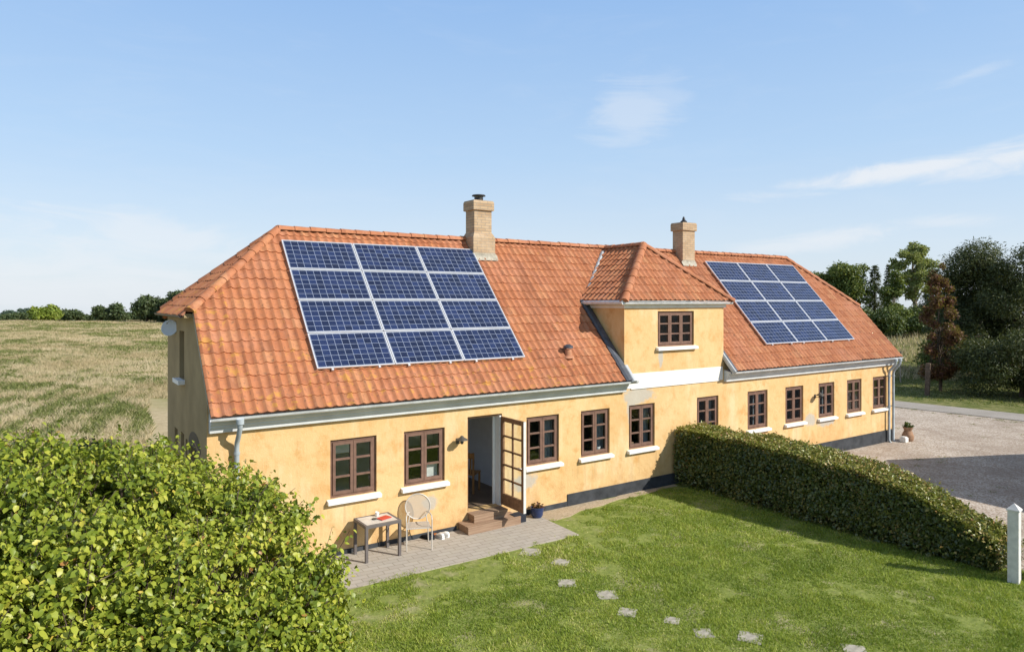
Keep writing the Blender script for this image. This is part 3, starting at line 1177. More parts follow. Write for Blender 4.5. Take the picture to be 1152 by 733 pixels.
yb_ = (DEZ - ZE) / TP + YE
strip([(DX0 - .13, -0.33), (DX0 - .13, yb_ - .02)], 0.24, 0.085, 'lead_flashing', 'lead')
strip([(DX1 + .10, -0.33), (DX1 + .10, yb_ - .02)], 0.2, 0.085, 'lead_flashing', 'lead')
strip([(dl0.x - .06, yb_ - .12), (DXC - .2, YR - .15)], 0.13, 0.10, 'valley_lead', 'pale_lead')
strip([(dr0.x + .06, yb_ - .12), (DXC + .2, YR - .15)], 0.13, 0.10, 'valley_lead', 'pale_lead')
strip([(DX0 - .02, -0.36), (DX0 - .02, -0.02)], 0.16, 0.1, 'lead_flashing', 'pale_lead')
strip([(DX1 + .02, -0.36), (DX1 + .02, 0.12)], 0.10, 0.1, 'lead_flashing', 'pale_lead')

# plinth
MB().box(8.13, WX1 + .015, -0.025, 0.0, -0.4, 0.37).obj('plinth', 'tar', house, bevel=0.006)
MB().box(0.0, 5.05, -0.018, 0.0, -0.4, 0.17).obj('plinth', 'tar', house, bevel=0.005)
MB().box(6.30, 8.129, -0.018, 0.0, -0.4, 0.20).obj('plinth', 'tar', house, bevel=0.005)


# ---- windows
def window(x0, x1, z0, z1, cols=2, rows=3, sill=True, parent=house, name='window'):
    y0, y1 = 0.05, 0.12
    fw = 0.055
    m = MB()
    m.box(x0, x1, y0, y1, z1 - fw, z1)
    m.box(x0, x1, y0, y1, z0, z0 + fw)
    m.box(x0, x0 + fw, y0, y1, z0 + fw, z1 - fw)
    m.box(x1 - fw, x1, y0, y1, z0 + fw, z1 - fw)
    win = m.obj(name, 'brown_frame', parent)
    ncas = cols
    iw = (x1 - x0 - 2 * fw) / ncas
    for c in range(ncas):
        a, b = x0 + fw + c * iw + .004, x0 + fw + (c + 1) * iw - .004
        za, zb = z0 + fw + .004, z1 - fw - .004
        s = MB()
        sw = 0.058
        ya, yb = 0.028, 0.09
        s.box(a, b, ya, yb, zb - sw, zb)
        s.box(a, b, ya, yb, za, za + sw)
        s.box(a, a + sw, ya, yb, za + sw, zb - sw)
        s.box(b - sw, b, ya, yb, za + sw, zb - sw)
        for r in range(1, rows):
            zc = za + (zb - za) * r / rows
            s.box(a + sw, b - sw, ya + .008, yb - .01, zc - .019, zc + .019)
        s.obj('sash', 'brown_frame', win)
        p = MB().poly([(a + sw * .6, 0.058, za + sw * .6), (b - sw * .6, 0.058, za + sw * .6), (b - sw * .6, 0.058, zb - sw * .6), (a + sw * .6, 0.058, zb - sw * .6)])
        p.obj('pane', 'glass', win)
    if sill:
        s = MB()
        q = [(0.05, z0 + .01), (-0.12, z0 - .035), (-0.12, z0 - .105), (0.0, z0 - .105), (0.0, z0 - .02)]
        s.extrude([(0.03, z0 - .001), (-0.105, z0 - .03), (-0.105, z0 - .10), (-0.001, z0 - .10), (-0.001, z0 - .03), (0.03, z0 - .03)], x0 - .075, x1 + .075)
        s.obj('sill', 'white_paint', win, bevel=0.006)
    return win


for i, (a, b) in enumerate(WIN):
    window(a, b, ZB, ZT)
window(11.24, 12.67, 3.82, 4.77, cols=3)
# gable window (upstairs) and the small ground floor openings
for (a, b, c, d) in GO[:4]:
    m = MB()
    m.box(X0 + .12, X0 + .17, a, b, d - .06, d)
    m.box(X0 + .12, X0 + .17, a, b, c, c + .06)
    m.box(X0 + .12, X0 + .17, a, a + .06, c + .06, d - .06)
    m.box(X0 + .12, X0 + .17, b - .06, b, c + .06, d - .06)
    w = m.obj('gable_window', 'brown_frame', house)
    MB().poly([(X0 + .143, a + .05, c + .05), (X0 + .143, b - .05, c + .05), (X0 + .143, b - .05, d - .05), (X0 + .143, a + .05, d - .05)]).obj('pane', 'glass', w)
    if c > 3:
        MB().box(X0 - .13, X0 + .1, a - .08, b + .06, c - .09, c - .002).obj('sill', 'white_paint', w, bevel=0.006)

# ---- door
dm = MB()
dm.box(5.33, 5.38, 0.06, 0.20, 0.42, 2.50)
dm.box(5.38, 6.19, 0.06, 0.20, 2.45, 2.50)
dm.obj('door_frame', 'door_wood', house)
MB().box(6.185, 6.24, 0.02, 0.20, 0.42, 2.45).obj('door_jamb', 'white_paint', house)
MB().box(6.12, 6.18, 0.20, 0.23, 0.42, 2.44).obj('door_jamb', 'white_paint', house)
# leaf swung out square to the wall: thin in x, wide in y
lx0, lx1, ly1, ly0 = 6.205, 6.255, 0.0, -0.89
lz0, lz1 = 0.455, 2.435
d = MB()
st = 0.085
d.box(lx0, lx1, ly1 - st, ly1, lz0, lz1)
d.box(lx0, lx1, ly0, ly0 + st, lz0, lz1)
d.box(lx0, lx1, ly0 + st, ly1 - st, lz1 - .10, lz1)
d.box(lx0, lx1, ly0 + st, ly1 - st, lz0, lz0 + .26)
zz0, zz1 = lz0 + .26, lz1 - .10
for k in range(1, 5):
    z = zz0 + (zz1 - zz0) * k / 5
    d.box(lx0 + .008, lx1 - .008, ly0 + st, ly1 - st, z - .019, z + .019)
yc = (ly0 + ly1) / 2
d.box(lx0 + .008, lx1 - .008, yc - .02, yc + .02, zz0, zz1)
door = d.obj('door', 'door_wood', house)
MB().poly([((lx0 + lx1) / 2, ly0 + st * .7, zz0 - .02), ((lx0 + lx1) / 2, ly1 - st * .7, zz0 - .02), ((lx0 + lx1) / 2, ly1 - st * .7, zz1 + .02), ((lx0 + lx1) / 2, ly0 + st * .7, zz1 + .02)]).obj('pane', 'clear_glass', door)
MB().box(lx0 - .002, lx1 + .012, ly0 - .010, ly0 - .0005, lz0, lz1).obj('door_edge', 'pale_wood', door)
h = MB().tube([(lx0 - .045, ly0 + .045, 1.42), (lx0 - .045, ly0 + .15, 1.42)], 0.010, 8)
h.tube([(lx0, ly0 + .045, 1.42), (lx0 - .045, ly0 + .045, 1.42)], 0.010, 8)
h.obj('handle', 'aluminium', door)

# ---- rooms
m = MB()
m.box(0.2, WX1 - .1, 0.245, YW - .02, 0.36, 0.419)
m.obj('interior_floor', 'room_floor', house)
m = MB()
for (x0, x1, z0, z1) in ((0.2, 1.2, .42, 2.62), (1.2, 4.6, .42, 1.0), (1.2, 4.6, 2.4, 2.62), (4.6, WX1 - .1, .42, 2.62)):  # same added gap in the inner face, for daylight in the door room
    m.poly([(x0, 4.6, z0), (x1, 4.6, z0), (x1, 4.6, z1), (x0, 4.6, z1)])
m.poly([(6.9, .26, .42), (6.9, 4.6, .42), (6.9, 4.6, 2.62), (6.9, .26, 2.62)])
m.obj('interior_wall', 'room_wall', house)
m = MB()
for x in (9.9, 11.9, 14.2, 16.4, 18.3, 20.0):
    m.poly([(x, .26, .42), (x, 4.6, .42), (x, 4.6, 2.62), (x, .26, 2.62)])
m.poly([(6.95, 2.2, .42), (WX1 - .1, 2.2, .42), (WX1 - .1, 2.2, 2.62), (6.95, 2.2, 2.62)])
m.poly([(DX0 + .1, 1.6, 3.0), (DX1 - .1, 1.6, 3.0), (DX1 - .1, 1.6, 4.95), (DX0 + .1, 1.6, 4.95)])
m.obj('partition', 'dark_inside', house)  # near-black colour carries the gloom of the rooms behind the panes
MB().poly([(0.2, 0.17, 2.63), (WX1 - .1, 0.17, 2.63), (WX1 - .1, YW - .02, 2.63), (0.2, YW - .02, 2.63)]).obj('ceiling', 'room_wall', house)


def curtain(x0, x1, z0, z1, y=0.24):
    n = int((x1 - x0) / .02)
    m = MB()
    for k in range(n):
        xa, xb = x0 + k * .02, x0 + (k + 1) * .02
        ya, yb = y + .018 * sin(xa * 62), y + .018 * sin(xb * 62)
        m.poly([(xa, ya, z0), (xb, yb, z0), (xb, yb, z1), (xa, ya, z1)])
    return m.obj('curtain', 'curtain', None, smooth=True)


CUR = [(7.62, 7.86, 1.25, 2.33, 'pale curtain drawn to the side in the first window right of the open door'),
       (9.25, 9.5, 1.25, 2.33, 'pale curtain in the second window right of the open door'),
       (10.88, 11.12, 1.25, 2.33, 'pale curtain in the window under the left end of the dormer'),
       (13.35, 13.7, 1.25, 2.33, 'pale curtain in the window just above the clipped hedge end'),
       (15.6, 15.99, 1.25, 2.33, 'pale curtain in the first window right of the dormer'),
       (17.0, 17.3, 1.25, 2.33, 'pale curtain in the window left of the wall lamp on the right wing'),
       (19.3, 19.6, 1.25, 2.33, 'pale curtain in the window right of the wall lamp on the right wing')]
for a, b, c, dd, lab in CUR:
    tag(curtain(a, b, c, dd), lab, 'curtain', 'curtains behind the windows')
# things standing on the inner window boards
wb = MB()
for a, b in WIN:
    wb.box(a, b, 0.125, 0.32, ZB - .03, ZB + .002)
wb.obj('window_board', 'white_paint', house)
o = MB().lathe([(0.06, 0), (0.085, .16), (0.08, .16), (0.055, .02)], 16, (9.30, 0.22, ZB + .003)).obj('flower_pot', 'white_paint', smooth=True)
tag(o, 'small white flower pot inside the second window right of the open door', 'flower pot')
o = MB().box(8.66, 8.92, 0.16, 0.30, ZB + .003, ZB + .10).obj('storage_box', 'decking', bevel=0.01)
tag(o, 'low brown box on the window board of the second window right of the open door', 'box')
o = MB().box(10.30, 10.52, 0.16, 0.30, ZB + .003, ZB + .14).obj('storage_box', 'terracotta', bevel=0.02)
tag(o, 'reddish box on the window board under the left end of the dormer', 'box')
o = MB().box(4.36, 4.66, 0.15, 0.17, ZB + .003, ZB + .36).obj('picture_board', 'pale_wood', bevel=0.004)
tag(o, 'pale board leaning inside the window left of the wall lamp by the door', 'board')


# ---- chimneys
def chimney(x0, x1, y0, y1, ztop, flare, name_cap):
    zb = roofz(y0) - .3
    m = MB()
    fl = 0.07 if flare else 0.0

    def ring(a, z):
        i = len(m.v)
        m.v += [(x0 - a, y0 - a, z), (x1 + a, y0 - a, z), (x1 + a, y1 + a, z), (x0 - a, y1 + a, z)]
        return i
    lv = [(fl, zb), (fl, ZR + .08), (0.0, ZR + .22), (0, ztop - .28), (.05, ztop - .26), (.05, ztop - .05), (0.03, ztop)]
    r = [ring(a, z) for a, z in lv]
    for p, q in zip(r, r[1:]):
        for k in range(4):
            m.f.append((p + k, p + (k + 1) % 4, q + (k + 1) % 4, q + k))
    m.f.append(tuple(r[-1] + k for k in range(4)))
    ch = m.obj('chimney', 'brick', house)
    c = MB()
    xc, yc = (x0 + x1) / 2, (y0 + y1) / 2
    if flare:
        c.tube([(xc, yc, ztop), (xc, yc, ztop + .10)], 0.12, 14)
        c.tube([(xc, yc, ztop + .14), (xc, yc, ztop + .17)], [0.19, 0.17], 16)
        for k in range(3):
            a = k * 2.1
            c.tube([(xc + .1 * cos(a), yc + .1 * sin(a), ztop + .09), (xc + .13 * cos(a), yc + .13 * sin(a), ztop + .15)], .012, 6)
    else:
        c.lathe([(0.11, 0), (0.11, .06), (0.05, .11), (0.045, .16), (0.02, .22)], 14, (xc, yc, ztop))
    c.obj(name_cap, 'black_metal', ch, smooth=True)
    f = MB()
    yl = y0 - fl
    z = roofz(yl)
    f.poly([(x0 - fl - .05, yl - .08, roofz(yl - .08) + .075), (x1 + fl + .05, yl - .08, roofz(yl - .08) + .075), (x1 + fl + .06, yl - .006, roofz(yl) + .12), (x0 - fl - .06, yl - .006, roofz(yl) + .12)])
    f.poly([(x0 - fl - .06, yl - .006, roofz(yl) + .12), (x1 + fl + .06, yl - .006, roofz(yl) + .12), (x1 + fl, yl - .006, roofz(yl) + .18), (x0 - fl, yl - .006, roofz(yl) + .18)])
    f.obj('chimney_flashing', 'slab', ch)


chimney(7.06, 7.60, 2.56, 3.0, 7.72, True, 'chimney_cowl')
chimney(15.08, 15.66, 2.56, 3.0, 7.64, False, 'chimney_cap')

# roof vent pipe
vx, vy = 8.36, 0.24
vz = roofz(vy)
m = MB()
m.lathe([(0.085, -.1), (0.085, .16), (0.075, .20)], 14, (vx, vy, vz + .02))
m.lathe([(0.16, -.02), (0.12, .03)], 14, (vx, vy, vz + .03))
v_ = m.obj('roof_vent', 'terracotta_pipe', house, smooth=True)
MB().lathe([(0.125, 0), (0.12, .05), (0.05, .09)], 14, (vx, vy, vz + .25)).obj('vent_cap', 'lead', v_, smooth=True)

# ------------------------------------------------------------------ solar panels
Mroof = frame((0, YE, ZE), (1, 0, 0), (0, cth, sth))
ROWN = ['bottom', 'second lowest', 'second highest', 'top']
COLN = ['left', 'middle', 'right']


def make_panel():
    root = empty('solar_panel')
    f = MB()
    b = 0.022
    for (x0, x1, y0, y1) in ((0, PW, 0, b), (0, PW, PH - b, PH), (0, b, b, PH - b), (PW - b, PW, b, PH - b)):
        f.box(x0, x1, y0, y1, 0.0, 0.04)
    f.obj('panel_frame', 'aluminium', root)
    MB().box(b, PW - b, b, PH - b, 0.012, 0.034).obj('cell_sheet', 'solar', root)
    return root


def make_bracket(root, x):
    br = MB().box(x, x + .03, -0.02, 0.05, -0.055, -0.001)
    br.box(x - .008, x + .038, -0.035, -0.002, -0.03, 0.012)
    br.obj('bracket', 'aluminium', root)


proto = make_panel()
first = True
for (xa, S, nm) in ((2.03, 0.831, 'left of the dormer'), (16.184, 0.805, 'right of the dormer')):
    for r in range(4):
        for c in range(3):
            if first:
                o = proto
                first = False
            else:
                o = proto.copy()
                COL.objects.link(o)
                for ch in [k for k in proto.children if k.name.split('.')[0] != 'bracket']:
                    k = ch.copy()
                    COL.objects.link(k)
                    k.parent = o
            o.matrix_world = Mroof @ Matrix.Translation((xa + c * PWP + .009, S + r * PHP + .009, 0.075))
            tag(o, f'blue gridded solar panel, {ROWN[r]} row, {COLN[c]} column of the array {nm}', 'solar panel', 'solar panels on the front roof slope')
for o in list(scene.objects):
    if o.name.split('.')[0] == 'solar_panel' and 'bottom row' in o['label']:
        make_bracket(o, 0.3)
        make_bracket(o, PW - 0.35)
for (xa, S, nm) in ((2.03, 0.831, 'left of the dormer'), (16.184, 0.805, 'right of the dormer')):
    for r in range(4):
        m = MB().box(xa + .03, xa + 4.95, S + r * PHP + .40, S + r * PHP + .45, 0.035, 0.0745)
        o = m.obj('mounting_rail', 'aluminium', M=Mroof)
        tag(o, f'aluminium mounting rail hidden under the {ROWN[r]} row of panels {nm}', 'rail', 'rails under the solar panels')


# ------------------------------------------------------------------ wall lamps
def wall_lamp(x, z, lab):
    root = empty('wall_lamp', (x, 0, z), 0, lab, 'lamp', 'lamps on the front wall')
    root.scale = (.85, .85, .85)
    MB().box(-.05, .05, -.02, -0.001, -.09, .06).obj('mount_plate', 'lamp_grey', root, bevel=.004)
    MB().tube([(0, -.02, -.02), (0, -.10, -.05), (0, -.20, .0), (0, -.22, .06)], .012, 8).obj('arm', 'lamp_grey', root)
    MB().lathe([(0.15, -.02), (0.145, 0.0), (0.06, .05), (0.03, .09)], 18, (0, -.22, .06)).obj('lamp_shade', 'lamp_grey', root, smooth=True)
    MB().lathe([(0.03, -.10), (0.045, -.06), (0.035, .0)], 12, (0, -.22, .045)).obj('bulb_glass', 'lamp_grey', root, smooth=True)


wall_lamp(5.08, 2.02, 'small metal wall lamp with a flat hood between the second window and the open door')
wall_lamp(18.50, 1.95, 'small metal wall lamp with a flat hood between two windows of the right wing')

# satellite dish on the left gable
ds = empty('satellite_dish', (X0, 3.62, 4.52), 0, 'pale round satellite dish fixed high on the shaded left gable', 'satellite dish')
dd_ = MB()
ax = Vector((-0.45, -0.85, 0.25)).normalized()
A = ax.cross(Vector((0, 0, 1))).normalized()
B = A.cross(ax)
cc = Vector((-0.12, -0.06, -0.06))
rings = []
for r in (0.02, 0.06, 0.11, 0.15, 0.17):
    i = len(dd_.v)
    for k in range(24):
        t = 2 * pi * k / 24
        dd_.v.append(tuple(cc + (A * cos(t) + B * sin(t) * 1.05) * r + ax * (r * r * 0.8)))
    rings.append(i)
for a, b in zip(rings, rings[1:]):
    for k in range(24):
        dd_.f.append((a + k, a + (k + 1) % 24, b + (k + 1) % 24, b + k))
dd_.f.append(tuple(rings[0] + k for k in range(24)))
o = dd_.obj('dish', 'dish_white', ds, smooth=True)
sm = o.modifiers.new('solid', 'SOLIDIFY')
sm.thickness = 0.012
MB().tube([(0, 0, -.1), (-.08, .02, -.1), tuple(cc - ax * .01)], .015, 8).obj('bracket', 'zinc', ds)
MB().tube([tuple(cc + B * .16), tuple(cc + ax * .20 + B * .06)], .007, 6).tube([tuple(cc + ax * .19 + B * .06), tuple(cc + ax * .24 + B * .05)], .018, 8).obj('receiver', 'dish_white', ds)

# ------------------------------------------------------------------ things on the patio
GZ = 0.085
stp = empty('doorstep', (5.72, 0, GZ), 0, 'two brown wooden steps in front of the open glazed door', 'steps')


def deck(name, x0, x1, y0, y1, z0, z1):
    m = MB()
    n = max(2, int((y1 - y0) / .14))
    w = (y1 - y0) / n
    for k in range(n):
        m.box(x0, x1, y0 + k * w + .003, y0 + (k + 1) * w - .003, z1 - .028, z1)
    m.box(x0 + .02, x1 - .02, y0 + .02, y1, z0, z1 - .03)
    m.box(x0 + .005, x1 - .005, y0 + .006, y0 + .018, z0, z1 - .03)
    o = m.obj(name, 'decking', stp)
    o.location = (-5.72, 0, -GZ)
    return o


deck('lower_step', 5.07, 6.44, -0.47, 0.01 - .03, GZ - .01, 0.25)
deck('upper_step', 5.32, 6.20, -0.30, 0.20, 0.25, 0.415)

# table
tb = empty('patio_table', (3.03, -0.42, GZ), 0, 'square grey patio table with pale inset top against the yellow wall', 'table')
W2, D2, H2 = .37, .31, .70
m = MB()
for (x0, x1, y0, y1) in ((-W2, W2, -D2, -D2 + .05), (-W2, W2, D2 - .05, D2), (-W2, -W2 + .05, -D2 + .05, D2 - .05), (W2 - .05, W2, -D2 + .05, D2 - .05)):
    m.box(x0, x1, y0, y1, H2 - .06, H2)
m.obj('table_frame', 'table_frame', tb, bevel=.004)
MB().box(-W2 + .05, W2 - .05, -D2 + .05, D2 - .05, H2 - .03, H2 - .004).obj('tabletop', 'table_top', tb)
for sx in (-1, 1):
    for sy in (-1, 1):
        x, y = sx * (W2 - .028), sy * (D2 - .028)
        MB().box(x - .027, x + .027, y - .027, y + .027, 0, H2 - .0605).obj('leg', 'table_frame', tb, bevel=.003)
o = MB().box(-.13, .13, -.09, .09, 0, .012).obj('magazine', 'red_cover', bevel=.003)
o.location, o.rotation_euler = (3.16, -.44, GZ + H2 + .001), (0, 0, .3)
tag(o, 'red magazine lying on the pale top of the patio table', 'magazine')
cp = MB().lathe([(0.025, 0), (0.04, .05), (0.042, .085), (0.036, .085), (0.02, .01)], 16).obj('cup', 'white_paint', smooth=True)
cp.location = (3.10, -.25, GZ + H2)
tag(cp, 'small white cup near the back edge of the patio table', 'cup')
gs = MB().lathe([(0.05, 0), (0.055, .012), (0.03, .018)], 14).obj('ashtray', 'lamp_grey', smooth=True)
gs.location = (2.98, -.40, GZ + H2)
tag(gs, 'low grey ashtray left of the red magazine on the patio table', 'ashtray')

# chair with the round mesh back: faces the camera, back towards the wall
ch = empty('patio_chair', (3.90, -0.47, GZ), 0, 'pale metal armchair with an oval mesh back beside the patio table', 'chair')
ch.rotation_euler = (0, 0, math.atan2(-0.39, 0.92) * -1 + 0)   # local -y is the front
ch.rotation_euler = (0, 0, -0.40)
for sx in (-1, 1):
    MB().tube([(sx * .25, -.22, 0), (sx * .255, -.22, .60), (sx * .25, -.16, .66), (sx * .22, .10, .66), (sx * .17, .205, .64)], .012, 8).obj('leg', 'chair_metal', ch, smooth=True)
    MB().tube([(sx * .22, .28, 0), (sx * .20, .20, .43)], .012, 8).obj('leg', 'chair_metal', ch, smooth=True)
m = MB()
m.tube([(.24, -.20, .43), (.20, .20, .43), (-.20, .20, .43), (-.24, -.20, .43), (.24, -.20, .43)], .011, 8)
m.obj('seat_frame', 'chair_metal', ch, smooth=True)
MB().box(-.225, .225, -.19, .19, .432, .438).obj('seat', 'woven', ch)
m = MB()
n = 32
bk = lambda t, r: (r * .255 * cos(t), .22 + .09 * (.72 + r * .25 * sin(t) - .5), .745 + r * .25 * sin(t))
m.tube([bk(2 * pi * k / n, 1) for k in range(n + 1)], .012, 8)
for sx in (-1, 1):
    m.tube([(sx * .19, .20, .43), (sx * .17, .22, .58)], .011, 8)
m.obj('back_frame', 'chair_metal', ch, smooth=True)
m = MB()
m.poly([bk(2 * pi * k / n, .97) for k in range(n)])
m.obj('backrest', 'woven', ch)


def shoe(mat, loc, rz, lab, group, sole='white_paint'):
    root = empty('shoe', loc, rz, lab, 'shoe', group)
    secs = [(-.13, .030, .075), (-.10, .040, .10), (-.03, .042, .095), (.04, .045, .065), (.10, .043, .05), (.135, .022, .035)]
    m = MB()
    rg = []
    for x, w, h in secs:
        i = len(m.v)
        for k in range(10):
            t = 2 * pi * k / 10
            m.v.append((x, w * cos(t), .018 + max(0.0, h * (0.5 + 0.5 * sin(t)))))
        rg.append(i)
    for a, b in zip(rg, rg[1:]):
        for k in range(10):
            m.f.append((a + k, a + (k + 1) % 10, b + (k + 1) % 10, b + k))
    m.f += [tuple(rg[0] + k for k in range(10)), tuple(rg[-1] + k for k in range(10))]
    m.obj('upper', mat, root, smooth=True)
    s = MB()
    out = [(x, w * 1.05) for x, w, h in secs]
    pts = [(x, w) for x, w in out] + [(x, -w) for x, w in reversed(out)]
    s.v = [(x, y, 0) for x, y in pts] + [(x, y, .022) for x, y in pts]
    q = len(pts)
    s.f = [tuple(reversed(range(q))), tuple(range(q, 2 * q))] + [(k, (k + 1) % q, q + (k + 1) % q, q + k) for k in range(q)]
    s.obj('sole', sole, root)


shoe('white_paint', (4.62, -.22, GZ), 2.0, 'white shoe on the paving, the one nearer the doorstep', 'white shoes by the wall')
shoe('white_paint', (4.50, -.26, GZ), 1.7, 'white shoe on the paving, the one nearer the mesh chair', 'white shoes by the wall')
shoe('dark_cloth', (4.36, -.15, GZ), 1.4, 'dark shoe standing next to the white shoes at the wall', 'dark shoes by the wall', 'black_metal')
shoe('dark_cloth', (4.24, -.14, GZ), 1.8, 'dark shoe at the wall, the one directly behind the mesh chair', 'dark shoes by the wall', 'black_metal')
o = MB().box(-.10, .10, -.06, .06, 0, .03).obj('tray', 'orange_plastic', bevel=.008)
o.location = (4.45, -.07, GZ)
tag(o, 'small orange tray on the paving between the shoes and the wall', 'tray')


# blue pot with a withered plant
pt = empty('plant_pot', (7.02, -0.28, GZ), 0, 'dark blue glazed pot with a withered plant under the open door leaf', 'plant pot')
MB().lathe([(0.10, 0), (0.135, .05), (0.15, .16), (0.155, .20), (0.165, .205), (0.165, .235), (0.14, .235), (0.13, .19)], 20).obj('pot', 'blue_glaze', pt, smooth=True)
MB().lathe([(0.14, .19), (0.10, .205)], 16).obj('soil', 'soil', pt)
n = 60
a = rng.random(n) * 2 * pi
r = rng.random(n) * .12
P = np.stack([r * np.cos(a), r * np.sin(a), .2 + rng.random(n) * .10], 1)
leaves('plant', P, rng.normal(0, 1, (n, 3)) + [0, 0, .6], np.stack([np.cos(a), np.sin(a), .5 + 0 * a], 1), .05 + rng.random(n) * .05, 'red_leaf', pt)
o = MB().box(6.3, 6.62, -.42, -.2, GZ, GZ + .18).obj('storage_crate', 'dark_cloth', bevel=.015)
tag(o, 'small dark crate on the paving under the open door leaf', 'crate')

# urn at the right corner
ug = float(zg(23.75, -.32)) + .004
ur = empty('garden_urn', (23.80, -0.36, ug), 0, 'terracotta urn with a small plant on the gravel by the right house corner', 'urn')
MB().lathe([(0.16, 0), (0.19, .05), (0.205, .17), (0.16, .30), (0.12, .37), (0.155, .46), (0.18, .50), (0.15, .50), (0.10, .42)], 20).obj('urn', 'terracotta', ur, smooth=True)
n = 90
a = rng.random(n) * 2 * pi
r = rng.random(n) * .14
P = np.stack([r * np.cos(a), r * np.sin(a), .48 + rng.random(n) * .13], 1)
leaves('plant', P, rng.normal(0, 1, (n, 3)) + [0, 0, .6], np.stack([np.cos(a), np.sin(a), .5 + 0 * a], 1), .06 + rng.random(n) * .06, 'dark_leaf', ur)
o = MB().box(-.11, .11, -.11, .11, 0, .17).box(-.085, .085, -.085, .085, .1701, .20).obj('stone_block', 'white_render', bevel=.02)
o.location = (23.44, -.40, ug)
tag(o, 'small white block under the downpipe at the right house corner', 'block')

# stepping stones
SLAB = [(5.62, -1.97, .36), (5.78, -2.72, .30), (5.25, -3.56, .30), (5.50, -4.32, .32), (5.33, -5.0, .28), (5.70, -5.6, .22), (5.78, -6.16, .26), (6.24, -6.64, .32), (7.15, -7.72, .30)]
SLN = ['nearest the patio', 'second from the patio', 'third from the patio', 'fourth from the patio', 'fifth from the patio', 'sixth from the patio, half grown over', 'seventh from the patio', 'eighth from the patio', 'farthest from the patio at the bottom edge']
SLABS = []
for (x, y, s), nm in zip(SLAB, SLN):
    a = random.uniform(-.25, .25)
    pts = []
    for k in range(16):
        t = 2 * pi * k / 16
        rr_ = s * .53 / max(abs(cos(t - .785)), abs(sin(t - .785))) * (1 + random.uniform(-.04, .04))
        pts.append((rr_ * cos(t), rr_ * sin(t)))
    m = MB()
    m.v = [(px, py, -.04) for px, py in pts] + [(px, py, 0.010) for px, py in pts]
    q = len(pts)
    m.f = [tuple(reversed(range(q))), tuple(range(q, 2 * q))] + [(k, (k + 1) % q, q + (k + 1) % q, q + k) for k in range(q)]
    o = m.obj('stepping_stone', 'slab', bevel=.006)
    o.location = (x, y, float(zg(x, y)))
    o.rotation_euler = (0, 0, a)
    tag(o, f'pale stepping stone in the lawn, {nm}', 'stepping stone', 'stepping stones across the lawn')
    SLABS.append((x, y, s * .62))

# gate post
gz = float(zg(11.85, -8.0))
gp = empty('gate_post', (11.83, -8.0, gz), 0.12, 'white square wooden gate post with a pointed cap at the hedge end', 'gate post')
MB().box(-.085, .085, -.085, .085, -.1, 1.27).obj('post', 'pale_wood', gp, bevel=.006)
m = MB()
m.v = [(-.1, -.1, 1.271), (.1, -.1, 1.271), (.1, .1, 1.271), (-.1, .1, 1.271), (-.1, -.1, 1.295), (.1, -.1, 1.295), (.1, .1, 1.295), (-.1, .1, 1.295), (0, 0, 1.40)]
m.f = [(3, 2, 1, 0)] + [(k, (k + 1) % 4, 4 + (k + 1) % 4, 4 + k) for k in range(4)] + [(4 + k, 4 + (k + 1) % 4, 8) for k in range(4)]
m.obj('post_cap', 'pale_wood', gp)
gt = empty('garden_gate', (11.95, -8.10, gz), -.55, 'white slatted garden gate hung on the pointed post, mostly outside the frame', 'gate')
MB().box(0.02, 1.2, -.02, .02, 0.90, 0.98).box(0.02, 1.2, -.02, .02, .2, .28).obj('gate_rail', 'pale_wood', gt)
for k in range(8):
    MB().box(.04 + k * .15, .12 + k * .15, -.045, -.0205, .08, 1.08).obj('slat', 'pale_wood', gt)

# interior dining chair seen through the door
ic = empty('dining_chair', (6.22, 1.42, 0.42), 2.2, 'orange-brown wooden dining chair standing inside the open doorway', 'chair')
for sx in (-1, 1):
    MB().box(sx * .19 - .02, sx * .19 + .02, -.21, -.17, 0, .44).obj('leg', 'chair_wood', ic)
    MB().box(sx * .19 - .02, sx * .19 + .02, .17, .21, 0, .98).obj('leg', 'chair_wood', ic)
MB().box(-.22, .22, -.22, .22, .441, .475).obj('seat', 'chair_wood', ic, bevel=.008)
m = MB().box(-.17, .17, .178, .20, .84, .97)
for k in range(4):
    m.box(-.13 + k * .075, -.10 + k * .075, .18, .198, .48, .84)
m.obj('backrest', 'chair_wood', ic)
kt = empty('sideboard', (6.65, 3.9, 0.42), 0, 'dark low cabinet against the pale wall inside the doorway', 'sideboard')
MB().box(-.9, .24, -.3, .6, 0, .55).obj('cabinet', 'dark_inside', kt, bevel=.01)
MB().box(-.55, .2, .62, .68, 1.05, 1.2).obj('shelf', 'dark_inside', kt)


# ------------------------------------------------------------------ plants
def tree_parts(root, trunk_pts, trunk_r, limbs, bark):
    m = MB()
    m.tube(trunk_pts, trunk_r, 9)
    o = m.obj('trunk', bark, root, smooth=True)
    if limbs:
        l = MB()
        for pts, rad in limbs:
            l.tube(pts, rad, 6)
        l.obj('limbs', bark, root, smooth=True)


def crown_points(blobs, n, shell=0.55, ns=1.0):
    """points spread through a set of ellipsoid clumps, thicker near their skins, with gaps"""
    B = np.array(blobs, float)
    vol = np.prod(B[:, 3:6], axis=1) ** (2 / 3)
    idx = rng.choice(len(B), n, p=vol / vol.sum())
    d = unit(rng.normal(0, 1, (n, 3)))
    r = shell + (1 - shell) * rng.random(n) ** 0.6
    r = r * (1 + 0.16 * rng.normal(0, 1, n))
    P = B[idx, :3] + d * r[:, None] * B[idx, 3:6]
    return P, d


